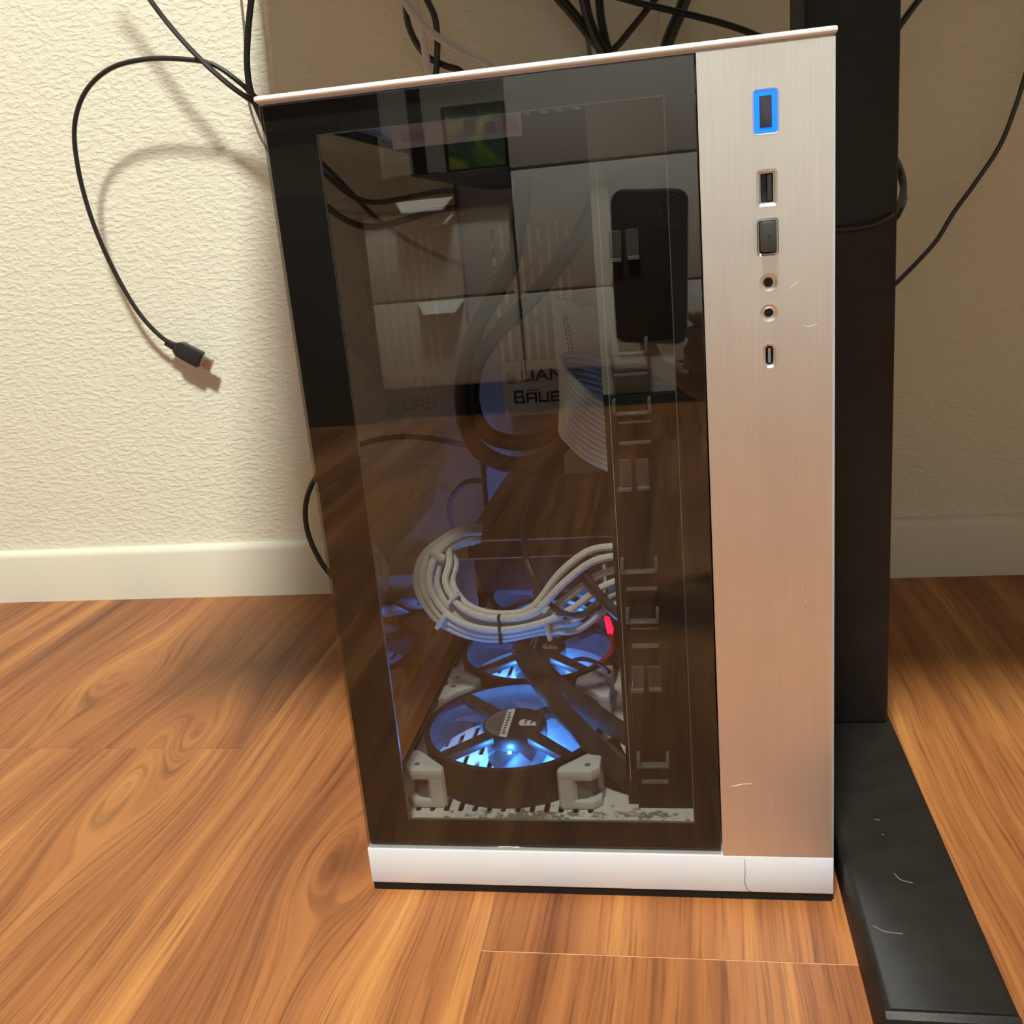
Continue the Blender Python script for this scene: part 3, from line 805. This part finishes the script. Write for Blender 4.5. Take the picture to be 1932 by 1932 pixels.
obj('power_socket', new_box(gx0 + .006, gx0 + .030, gy0 + .004, gy0 + .022, gz1 - .012, gz1 + .001), BLACK, gpu)
# motherboard
mb = empty('motherboard', (.195, .25, .09), 'dark motherboard with a red light beside the far fans', 'motherboard')
obj('circuit_board', new_box(.1955, .1978, .125, .40, .085, .40), plain('board_black', (0.012, 0.012, 0.012), .4), mb)
obj('chipset_cover', new_box(.186, .196, .20, .29, .093, .128, bev=.002), BLACK, mb)
pr = [(at(1140, 1166, 'y', .22)), at(1150, 1170, 'y', .22), at(1157, 1192, 'y', .22), at(1155, 1216, 'y', .22), at(1146, 1196, 'y', .22)]
obj('red_light', prism(bmesh.new(), [(q.x, q.z) for q in pr], .220, .226, 'y'), RED, mb)
obj('light_holder', new_box(pr[0].x - .004, .1955, .2262, .240, pr[3].z - .004, pr[0].z + .005), BLACK, mb)
ld = bpy.data.lights.new('red_glow', 'POINT'); ld.color = (1, .02, .05); ld.energy = .006; ld.shadow_soft_size = .004
lo = bpy.data.objects.new('red_glow', ld); COL.objects.link(lo); lo.parent = mb
lo.location = Vector((pr[1].x - .004, .21, pr[1].z)) - ORG[mb.name]

# liquid cooler: radiator under the top, pump on the board, two fat tubes
clr = empty('liquid_cooler', (.10, .25, .24), 'liquid cooler with two fat black tubes curving down behind the glass', 'cooler')
obj('radiator', new_box(.040, .160, .13, .405, .418, .446, bev=.001), BLACK, clr)
obj('pump', lathe(bmesh.new(), [(.001, .1695), (.030, .1695), (.032, .172), (.032, .195), (.001, .195)], (0, .255, .262), 'x'), BLACK, clr)
def px_path(pts, y0, y1=None):
    n = len(pts)
    return [at(q[0], q[1], 'y', q[2] if len(q) > 2 else (y0 if y1 is None else y0 + (y1 - y0) * i / (n - 1))) for i, q in enumerate(pts)]
obj('tube', tube(bmesh.new(), px_path([(992, 255), (980, 400), (966, 490), (940, 545), (900, 615), (877, 690), (873, 770), (900, 845), (960, 876), (1020, 868), (1085, 815)], .25, .25), .0068, n=12), RUBBER, clr)
obj('tube', tube(bmesh.new(), px_path([(1145, 270), (1115, 400), (1065, 485), (1000, 565), (935, 630), (898, 690), (890, 760), (915, 815), (965, 835), (1020, 828), (1085, 780)], .262, .262), .0066, n=12), RUBBER, clr)

# ------------------------------------------------------------------ cables inside the case
# wide white cable comb that bulges out from the tray and turns back
pc = empty('power_cable', at(1100, 780, 'y', .14), 'wide white sleeved cable comb bulging beside the right clip strip', 'cable')
for i in range(12):
    t = i / 11
    y_r = 768 + 118 * t
    path = [at(1190, y_r + 14, 'y', .095), at(1148, y_r - 2, 'y', .112), at(1105, y_r - 24 - 6 * (1 - t), 'y', .128), at(1072 + 6 * (1 - t), y_r - 56 + 2 * t, 'y', .140),
            at(1058 + 3 * math.sin(t * 3), y_r - 84 + 10 * t, 'y', .158), at(1068, y_r - 98 + 6 * t, 'y', .178), at(1098, y_r - 98 + 4 * t, 'y', .195), at(1150, y_r - 84, 'y', .200)]
    obj('strand', tube(bmesh.new(), path, .0021, n=8, k=6), SLEEVE, pc)
# white loop feeding the graphics card
wl = empty('power_cable', at(960, 1200, 'y', .12), 'white sleeved cable loop curving over the fans to the graphics card', 'cable')
CP = (955, 1085)
core = [(1178, 1080, .100), (1130, 1098, .098), (1075, 1138, .098), (1015, 1172, .098), (945, 1184, .100), (888, 1176, .104), (846, 1152, .110), (817, 1102, .118), (826, 1056, .128), (850, 1024, .140), (880, 1010, .152), (905, 1010, .165)]
def loop_path(s, dy, top):
    out = []
    for i, (x, y, d) in enumerate(core):
        k = 1 + s
        if i < 3:
            out.append(at(x + s * 60, y + s * (190 if i == 0 else 230), 'y', d + dy))
        elif i >= 9:
            out.append(at(x, y + top, 'y', d + dy))
        else:
            out.append(at(CP[0] + (x - CP[0]) * k, CP[1] + (y - CP[1]) * k, 'y', d + dy))
    return out
for s, dy, tp in ((-.26, .004, 14), (-.17, -.002, 9), (-.05, .004, 3), (.05, -.002, -4), (.14, .001, -10), (.22, .003, -16)):
    obj('strand', tube(bmesh.new(), loop_path(s, dy, tp), .0025, n=8, k=6), SLEEVE, wl)
def comb(pxa, pxb, d, mat, name, w=.0028, th=.0042):
    a_, b2_ = at(*pxa, 'y', d), at(*pxb, 'y', d)
    return obj(name, tube(bmesh.new(), [a_, a_.lerp(b2_, .5), b2_], 0, n=8, k=3, flat=(w, th), facing=(0, 0, 1) if abs(pxa[0] - pxb[0]) > abs(pxa[1] - pxb[1]) else (0, -1, 0)), mat, wl)
for (ca, cb, d) in (((812, 1040), (836, 1056), .1255), ((824, 1184), (840, 1160), .1055), ((846, 1138), (864, 1120), .1095), ((1030, 1172), (1038, 1206), .0950), ((1015, 1140), (1032, 1152), .0955)):
    comb(ca, cb, d, SLEEVE, 'cable_comb', .0016, .0034)
comb((941, 1162), (945, 1214), .0970, RUBBER, 'cable_tie', .0011, .0040)
# black braided leads from the middle fan to the tray
def single(name, pts, r, mat, label, cat='cable', group=None, **k):
    o = obj(name, tube(bmesh.new(), pts, r, **k), mat)
    return recenter(tag(o, label, cat, group))
fz = (-.3, -1, .9)
def z_path(pts): return [at(x, y, 'z', z) for x, y, z in pts]
BG = 'black braided cables over the near fan'
single('braided_cable', z_path([(978, 1216, .079), (1010, 1248, .080), (1065, 1302, .081), (1125, 1348, .080), (1178, 1384, .078), (1230, 1415, .074)]), 0, BRAID, 'upper of two flat black braided cables crossing the near fan', group=BG, flat=(.0062, .0024), facing=fz, n=10)
single('braided_cable', z_path([(982, 1230, .0770), (1010, 1275, .078), (1068, 1350, .079), (1120, 1406, .076), (1158, 1446, .064), (1205, 1486, .0505)]), 0, BRAID, 'lower of two flat black braided cables, dusty near the clip strip', group=BG, flat=(.0066, .0024), facing=fz, n=10)
single('braided_cable', z_path([(1136, 1404, .0650), (1152, 1440, .058), (1180, 1474, .0500), (1225, 1500, .0475)]), 0, plain('dusty_braid', (0.05, 0.045, 0.04), .9, var=.4, vscale=500), 'dusty black cable end on the chamber floor beside the right fan corner', group=BG, flat=(.011, .0028), facing=fz, n=10)
single('thin_wire', px_path([(912, 872, .30), (914, 915, .29), (918, 960, .28), (925, 1000, .275)], 0), .0022, RUBBER, 'short black wire hanging straight below the cooler tubes')
single('thin_wire', px_path([(915, 906, .30), (875, 912, .30), (850, 945, .30), (850, 985, .30), (872, 1012, .30), (900, 1020, .30)], 0), .0024, RUBBER, 'black wire curved in a half ring left of the graphics card')
single('thin_wire', px_path([(1015, 925, .150), (990, 985, .140), (992, 1050, .140), (1020, 1115, .120), (1050, 1150, .095), (1085, 1162, .090), (1120, 1148, .090), (1140, 1120, .095), (1140, 1060, .110)], 0), .0022, RUBBER, 'black wire drooping in front of the white cable loop')
single('thin_wire', px_path([(1095, 1075, .100), (1120, 1110, .094), (1150, 1145, .090), (1190, 1180, .075)], 0), .0034, RUBBER, 'thick black wire slanting down to the right clip strip')
single('thin_wire', px_path([(1068, 1252, .150), (1095, 1243, .150), (1125, 1250, .145), (1150, 1268, .130)], 0), .0016, RUBBER, 'small black wire arched over the middle fan')
single('thin_wire', px_path([(1186, 1355, .062), (1205, 1335, .052), (1216, 1305, .0475)], 0), .0009, GREYPLASTIC, 'fine grey wire hooked on the lowest strap slot')

# ------------------------------------------------------------------ cables outside
UZ = DZ - .003
def up(p, dx=0.0, dy=0.0):
    return Vector((p.x + dx, p.y + dy, UZ - .0))
def cable(pts_px, r, mat, label, top=None, end='rear', name='black_cable', n=8, flat=None, facing=None, group='cables hanging behind the computer case'):
    P = [at(q[0], q[1], 'y', q[2]) for q in pts_px]
    if end == 'rear':       # drop behind the case and plug into its rear panel
        l = P[-1]; x = min(max(l.x, .03), .245)
        if l.y < .452: P.pop()
        zz = min(l.z - .03, .385)
        P += [Vector(((P[-1].x * .25 + x * .75), .474, min(zz + .045, .43))), Vector((x, .466, zz + .012)), Vector((x, .4462, zz))]
    elif end: P += [Vector(q) for q in end]
    if top:
        d = (P[0] - P[1]); d.y = 0; d.normalize()
        h = UZ - P[0].z
        Q0 = P[0] + d * (h * .45)
        P = [Vector((Q0.x + d.x * h * .4, min(Q0.y + top[1], DY1 - .005), UZ)), Q0] + P
    return single(name, P, r, mat, label, 'cable', group, n=n, k=10, flat=flat, facing=facing)
# loose USB cable with its plug
usb_px = [(326, 651, .508), (300, 632, .504), (262, 590, .500), (215, 510, .495), (172, 410, .488), (146, 310, .480), (141, 235, .474), (160, 175, .470), (205, 131, .466), (265, 113, .464), (335, 111, .462), (400, 121, .462), (445, 150, .462), (485, 186, .464), (560, 260, .468), (640, 340, .470), (720, 420, .468), (800, 470, .464), (870, 500, .462), (930, 520, .460), (960, 530, .4462)]
uc_ = empty('usb_cable', at(355, 665, 'y', .508), 'loose black USB cable looping on the wall, plug hanging at left', 'cable')
obj('cord', tube(bmesh.new(), [at(*q[:2], 'y', q[2]) for q in usb_px], .0024, n=10, k=8), RUBBER, uc_)
A = at(313, 645, 'y', .508); B_ = at(400, 690, 'y', .508)
ax = (B_ - A).normalized(); side = Vector((0, 1, 0)).cross(ax).normalized()
Ltot = (B_ - A).length
def slab(u0, u1, w0, w1, t0, t1, bev=.0006):
    b_ = bmesh.new()
    rings = []
    for u, w_, t_ in ((u0, w0, t0), (u1, w1, t1)):
        c = A + ax * (u * Ltot)
        rings.append([c + side * (w_ * sx) + Vector((0, t_ * sy, 0)) for sx, sy in ((1, 1), (-1, 1), (-1, -1), (1, -1))])
    loft(b_, rings)
    if bev: bmesh.ops.bevel(b_, geom=list(b_.edges), offset=bev, segments=2, profile=.5, affect='EDGES')
    return b_
obj('strain_relief', slab(0.0, .22, .0033, .0040, .0030, .0034), RUBBER, uc_)
b_ = slab(.30, .76, .0086, .0090, .0046, .0046, .0009)
q_ = slab(.20, .31, .0050, .0086, .0036, .0046, .0004)
me_ = bpy.data.meshes.new('x'); q_.to_mesh(me_); q_.free(); b_.from_mesh(me_)
obj('plug_body', b_, RUBBER, uc_)
pl = obj('plug_shell', slab(.75, 1.0, .0060, .0060, .0023, .0023, .0003), NICKEL, uc_)
for s in (-1, 1):
    c = A + ax * (.86 * Ltot) + side * (s * .0026) + Vector((0, -.0023, 0))
    obj('latch_hole', new_box(c.x - .0011, c.x + .0011, c.y - .0002, c.y + .0003, c.z - .0011, c.z + .0011), plain('latch_dark', (0.10, 0.06, 0.04), .5), pl)
cable([(285, 2, .456), (312, 38, .458), (355, 88, .459), (402, 134, .459), (440, 166, .460), (488, 200, .462), (545, 250, .464), (615, 330, .464), (690, 380, .462), (790, 400, .447)], .0026, RUBBER, 'black cord slanting down from the desk to the top left case corner', top=(-.03, -.02))
cable([(474, 0, .460), (468, 60, .461), (466, 120, .462), (472, 168, .463), (490, 215, .464), (530, 300, .466), (610, 385, .466), (690, 428, .462), (780, 432, .447)], .0032, RUBBER, 'black cord hanging straight down behind the top left case corner', top=(.0, -.01))
cable([(455, 0, .470), (461, 60, .470), (464, 130, .470), (468, 185, .470), (480, 230, .470), (500, 275, .470), (560, 350, .470), (650, 400, .468), (760, 440, .447)], .0013, WCABLE, 'thin white cord beside the black cords at the case corner', top=(.0, -.01))
cable([(940, 850, .4462), (900, 842, .462), (870, 838, .464), (820, 828, .462), (760, 824, .468), (700, 832, .472), (640, 856, .474), (600, 895, .474), (579, 940, .474), (577, 985, .474), (590, 1030, .474), (622, 1082, .474)], .0030, RUBBER, 'black cord bowing out low at the left behind the case', end=[(-.155, .478, .006), (-.10, .486, .0034), (.02, .494, .0034), (.18, .496, .0034)])
cable([(764, 0, .47), (770, 45, .47), (785, 80, .47), (808, 108, .468), (840, 124, .466), (872, 138, .464), (930, 190, .447)], .0030, RUBBER, 'black cord curving down right behind the white flat cables', top=(-.01, -.02))
cable([(806, 0, .462), (820, 32, .462), (825, 70, .462), (824, 120, .462), (823, 170, .460), (830, 240, .447)], .0030, RUBBER, 'black cord hanging upright right of the white flat cables', top=(-.02, -.02))
cable([(762, 0, .452), (785, 34, .453), (820, 66, .454), (870, 96, .455), (930, 130, .456), (990, 180, .447)], 0, WCABLE, 'flat white cable slanting right down to the case top', top=(-.02, -.01), name='flat_white_cable', flat=(.0036, .0009), facing=(.25, -1, .25))
cable([(783, 0, .456), (792, 40, .456), (801, 90, .456), (812, 150, .455), (826, 230, .447)], 0, WCABLE, 'flat white cable hanging almost upright behind the case top', top=(-.01, -.01), name='flat_white_cable', flat=(.0034, .0009), facing=(.1, -1, .2))
cable([(1048, -6, .47), (1078, 28, .469), (1108, 66, .467), (1140, 112, .462), (1165, 180, .447)], .0031, RUBBER, 'leftmost black cord of the bundle gathered behind the case top', top=(-.05, -.02))
cable([(1062, -6, .475), (1090, 28, .474), (1118, 66, .470), (1146, 116, .464), (1170, 190, .447)], .0022, RUBBER, 'slim black cord lying against the leftmost cord of the bundle', top=(-.045, -.02))
cable([(1101, -6, .466), (1110, 35, .465), (1126, 75, .463), (1148, 118, .460), (1172, 185, .447)], .0046, RUBBER, 'thick black cord in the middle of the bundle behind the case', top=(-.01, -.02))
cable([(1130, -6, .472), (1134, 35, .470), (1142, 75, .468), (1154, 118, .464), (1175, 190, .447)], .0038, RUBBER, 'upright black cord right of the thickest one in the bundle', top=(-.004, -.02))
cable([(1238, -4, .465), (1205, 38, .464), (1175, 75, .462), (1148, 112, .460), (1130, 180, .447)], .0030, RUBBER, 'black cord slanting left down into the bundle behind the case', top=(.02, -.02))
cable([(1294, -6, .475), (1281, 28, .474), (1266, 64, .472), (1254, 105, .468), (1246, 180, .447)], .0055, RUBBER, 'fattest black cord, alone right of the bundle behind the case', top=(.01, -.02))
cable([(1150, -10, .452), (1200, 4, .452), (1255, 17, .452), (1310, 30, .452), (1370, 46, .450), (1425, 66, .454), (1490, 100, .458)], .0028, RUBBER, 'long black cord sloping right down across the other cords', top=(-.05, -.01))
cable([(1248, -6, .49), (1242, 30, .49), (1238, 70, .488), (1236, 120, .480), (1240, 190, .447)], .0010, WCABLE, 'hair thin pale cord hanging beside the fattest black cord', top=(.0, -.01))
cable([(1107, 40, .49), (1109, 75, .488), (1114, 112, .480), (1130, 190, .447)], .0022, GREYPLASTIC, 'short grey cord behind the left of the bundle', top=(.0, -.01))
cable([(1990, -60, .500), (1932, 150, .500), (1912, 212, .500), (1886, 275, .500), (1840, 345, .499), (1800, 400, .496), (1768, 452, .494), (1730, 495, .490), (1690, 535, .485), (1640, 585, .475)], .0021, RUBBER, 'black cord sagging along the wall right of the desk leg', top=(.03, -.06))
cable([(1745, -15, .40), (1715, 24, .40), (1688, 62, .40), (1650, 120, .43), (1600, 190, .458)], .0027, RUBBER, 'short black cord passing behind the top of the desk leg', top=(.03, -.0))
# lead looped round the desk column
def colp(x, y): return at(x, y, 'y', CY0 - .0030)
yl = CY0 - .0028
P = [at(1683, 292, 'y', .228), at(1696, 312, 'y', .205), at(1704, 340, 'y', .190), at(1703, 368, 'y', .175), at(1690, 395, 'y', .158), at(1668, 414, 'y', yl), at(1640, 425, 'y', yl - .0003), at(1600, 431, 'y', yl - .0003), at(1560, 432, 'y', yl), at(1535, 428, 'y', .156), at(1524, 420, 'y', .19)]
single('black_cable', P, .0021, RUBBER, 'black lead wrapped round the front of the desk column', 'cable')
P = [at(1684, 321, 'y', .225), at(1697, 333, 'y', .210), at(1703, 352, 'y', .196), at(1706, 375, 'y', .184), at(1696, 402, 'y', .168), at(1680, 425, 'y', .200), at(1670, 440, 'y', .225)]
single('black_cable', P, .0018, RUBBER, 'second thinner lead looped at the right edge of the desk column', 'cable')

# ------------------------------------------------------------------ the room behind the camera, seen in the glass
DFY = -1.60
def tab(x0, x1, z, y):
    """finger pull: a slanted plate standing off the drawer front, narrower at its lower lip"""
    v = lambda x, yy, zz: Vector((x, yy, zz))
    return loft(bmesh.new(), [[v(x0, y, z), v(x1, y, z), v(x1, y, z - .003), v(x0, y, z - .003)],
                              [v(x0 + .018, y + .030, z - .024), v(x1 - .018, y + .030, z - .024), v(x1 - .018, y + .029, z - .027), v(x0 + .018, y + .029, z - .027)]])
dr = empty('drawer_unit', (-.28, DFY - .2, 0), 'white drawer unit with a dark top mirrored in the left glass', 'drawers')
obj('carcass', new_box(-.455, -.135, DFY - .42, DFY - .02, .07, .485), CABINET, dr)
obj('plinth', new_box(-.445, -.145, DFY - .40, DFY - .05, 0, .07), BLACK, dr)
obj('dark_top', new_box(-.465, -.128, DFY - .43, DFY + .012, .445, .515, bev=.003), plain('dark_stained_top', (0.03, 0.026, 0.022), .5), dr)
for (z0, z1) in ((.075, .258), (.264, .440)):
    d_ = obj('drawer', new_box(-.452, -.138, DFY - .02, DFY, z0, z1, bev=.002), CABINET, dr)
    obj('handle', tab(-.352, -.248, z1 - .002, DFY), plain('bright_handle', (.9, .89, .86), .3), d_)
obj('handle', tab(-.372, -.250, .466, DFY + .012), plain('bright_handle', (.9, .89, .86), .3), dr)
wd = empty('chest_of_drawers', (.45, DFY - .2, 0), 'wide white chest of drawers mirrored in the middle of the glass', 'drawers')
obj('carcass', new_box(-.128, 1.25, DFY - .45, DFY - .02, .09, .86), CABINET2, wd)
obj('plinth', new_box(-.12, 1.24, DFY - .42, DFY - .05, 0, .09), BLACK, wd)
for (z0, z1) in ((.095, .257), (.262, .505), (.511, .855)):
    for (x0, x1) in ((-.126, .56), (.566, 1.248)):
        obj('drawer', new_box(x0, x1, DFY - .02, DFY, z0, z1, bev=.002), CABINET2, wd)
m, nt, b = newmat('abstract_paint')
v = coords(nt); n1 = N(nt, 'ShaderNodeTexNoise'); n1.inputs['Scale'].default_value = 14; n1.inputs['Distortion'].default_value = 1.2
nt.links.new(v, n1.inputs['Vector'])
rp = N(nt, 'ShaderNodeValToRGB'); cr = rp.color_ramp
cr.elements[0].position = .32; cr.elements[0].color = (.03, .05, .12, 1); cr.elements[1].position = .72; cr.elements[1].color = (.55, .48, .05, 1)
for p_, c_ in ((.44, (.05, .16, .08)), (.55, (.25, .34, .06))):
    e = cr.elements.new(p_); e.color = (*c_, 1)
nt.links.new(n1.outputs[0], rp.inputs[0]); nt.links.new(rp.outputs[0], b.inputs['Base Color'])
pic = empty('framed_picture', (-.195, DFY - .05, .515), 'small green and yellow abstract picture on the drawer unit', 'picture')
obj('canvas', new_box(-.262, -.138, DFY - .06, DFY - .045, .517, .640, bev=.001), m, pic)
obj('picture_frame', frame_ring(bmesh.new(), [(-.268, .5155), (-.132, .5155), (-.132, .646), (-.268, .646)], [(-.262, .5215), (-.138, .5215), (-.138, .640), (-.262, .640)], DFY - .062, DFY - .040, 'y'), BLACK, pic, None)
ps = empty('upright_stand', (-.335, DFY - .12, .515), 'thin black stand upright on the drawer unit', 'stand')  # bare black bar standing upright, no lamp on it
obj('pole', new_box(-.350, -.322, DFY - .10, DFY - .08, .521, 1.05, bev=.002), BLACK, ps)
obj('base', new_box(-.385, -.287, DFY - .14, DFY - .04, .5152, .5212, bev=.002), BLACK, ps)
bk = empty('bookcase', (-.72, DFY - .15, 0), 'dark bookcase with one open shelf mirrored at the left glass edge', 'bookcase')
DK = plain('dark_stained_wood', (0.016, 0.013, 0.010), .6, var=.2)
for (z0, z1) in ((0, .50), (.63, 1.45)):
    obj('cabinet_body', new_box(-1.05, -.472, DFY - .30, DFY + .02, z0, z1, bev=.002), DK, bk)
obj('shelf_back', new_box(-1.05, -.472, DFY - .30, DFY - .27, .499, .631), CABINET, bk)
obj('shelf_post', new_box(-.52, -.472, DFY - .26, DFY + .01, .499, .631), DK, bk)
# the phone that takes the picture, and the hand that holds it
def camp(x, y, z): return CAM_M @ Vector((x, y, z))
PX0, PX1, PY0, PY1 = -.0600, .0135, -.1280, .0270
ph = empty('smartphone', camp((PX0 + PX1) / 2, (PY0 + PY1) / 2, .006), 'dark smartphone mirrored as a rounded rectangle in the glass', 'phone')
def camprism(name, pts, z0, z1, mat, parent, bev=0.0):
    b_ = prism(bmesh.new(), pts, z0, z1, 'z', bev=bev)
    b_.transform(CAM_M)
    return obj(name, b_, mat, parent)
camprism('phone_body', rr((PX0 + PX1) / 2, (PY0 + PY1) / 2, PX1 - PX0, PY1 - PY0, .011, 6), .0045, .0125, plain('phone_black', (.010, .010, .011), .35), ph, .0012)
camprism('camera_plateau', rr(-.006, .0085, .033, .033, .008, 5), .0030, .0046, plain('phone_glass', (.012, .012, .014), .12), ph, .0004)
for (x, y) in ((.0, 0.0), (.0, .0180), (-.0165, .009)):
    b_ = lathe(bmesh.new(), [(.0048 if False else .0062, .0030), (.0062, .0012), (.0055, .0008), (.0050, .0014), (.0050, .0030)], (x, y, 0), 'z', 20, loop=True); b_.transform(CAM_M)
    obj('lens_ring', b_, GREYPLASTIC, ph)

# hand and sleeve
def skin(name, chains, mat, parent, sub=2):
    """grow one smooth surface over chains of (point, radius); the first point of the first chain is the root"""
    me = bpy.data.meshes.new(name); V = []; E_ = []; R_ = []
    for ch in chains:
        prev = None
        for item in ch:
            if isinstance(item, int): prev = item; continue
            p, r = item
            V.append(camp(*(Vector(p) + HOFF))); R_.append(r)
            if prev is not None: E_.append((prev, len(V) - 1))
            prev = len(V) - 1
    me.from_pydata(V, E_, [])
    o = bpy.data.objects.new('tmp', me); COL.objects.link(o)
    sm = o.modifiers.new('s', 'SKIN'); ss = o.modifiers.new('u', 'SUBSURF'); ss.levels = sub; ss.render_levels = sub
    for i, v in enumerate(me.skin_vertices[0].data):
        v.radius = (R_[i], R_[i]); v.use_root = (i == 0)
    dg = bpy.context.evaluated_depsgraph_get(); dg.update()
    m2 = bpy.data.meshes.new_from_object(o.evaluated_get(dg))
    bpy.data.objects.remove(o)
    return link_mesh(name, m2, mat, parent, 180)
SKINM = plain('skin', (0.42, 0.24, 0.16), .55, var=.06)
HOFF = Vector((.004, -.022, 0))
hd = empty('person', camp(.03, -.18, .04), 'hand in a dark sleeve holding the smartphone by its lower edges', 'person')
hand_ch = [[((.050, -.185, .060), .026), ((.034, -.160, .042), .025), ((.018, -.138, .030), .021)],
           [2, ((.018, -.112, .026), .012), ((.0225, -.090, .020), .0090), ((.0225, -.078, .009), .0080), ((.012, -.072, .0010), .0072)],
           [2, ((.022, -.124, .027), .012), ((.0235, -.106, .019), .0090), ((.0225, -.096, .008), .0080), ((.010, -.090, .0000), .0072)],
           [2, ((.020, -.140, .024), .011), ((.0235, -.124, .016), .0088), ((.0220, -.115, .006), .0078), ((.008, -.108, -.0005), .0070)],
           [2, ((.010, -.150, .022), .010), ((.006, -.145, .008), .0078), ((-.004, -.136, .0010), .0068), ((-.010, -.126, -.0005), .0062)],
           [1, ((.002, -.158, .040), .014), ((-.026, -.140, .028), .0105), ((-.034, -.112, .021), .0090), ((-.030, -.090, .0185), .0078)]]
skin('hand', hand_ch, SKINM, hd)
skin('sleeve', [[((.046, -.180, .055), .033), ((.085, -.235, .105), .040), ((.150, -.310, .190), .047), ((.215, -.370, .300), .056)]], plain('dark_knit', (0.016, 0.016, 0.018), .9, bump=.4, bscale=300), hd)

# ------------------------------------------------------------------ done
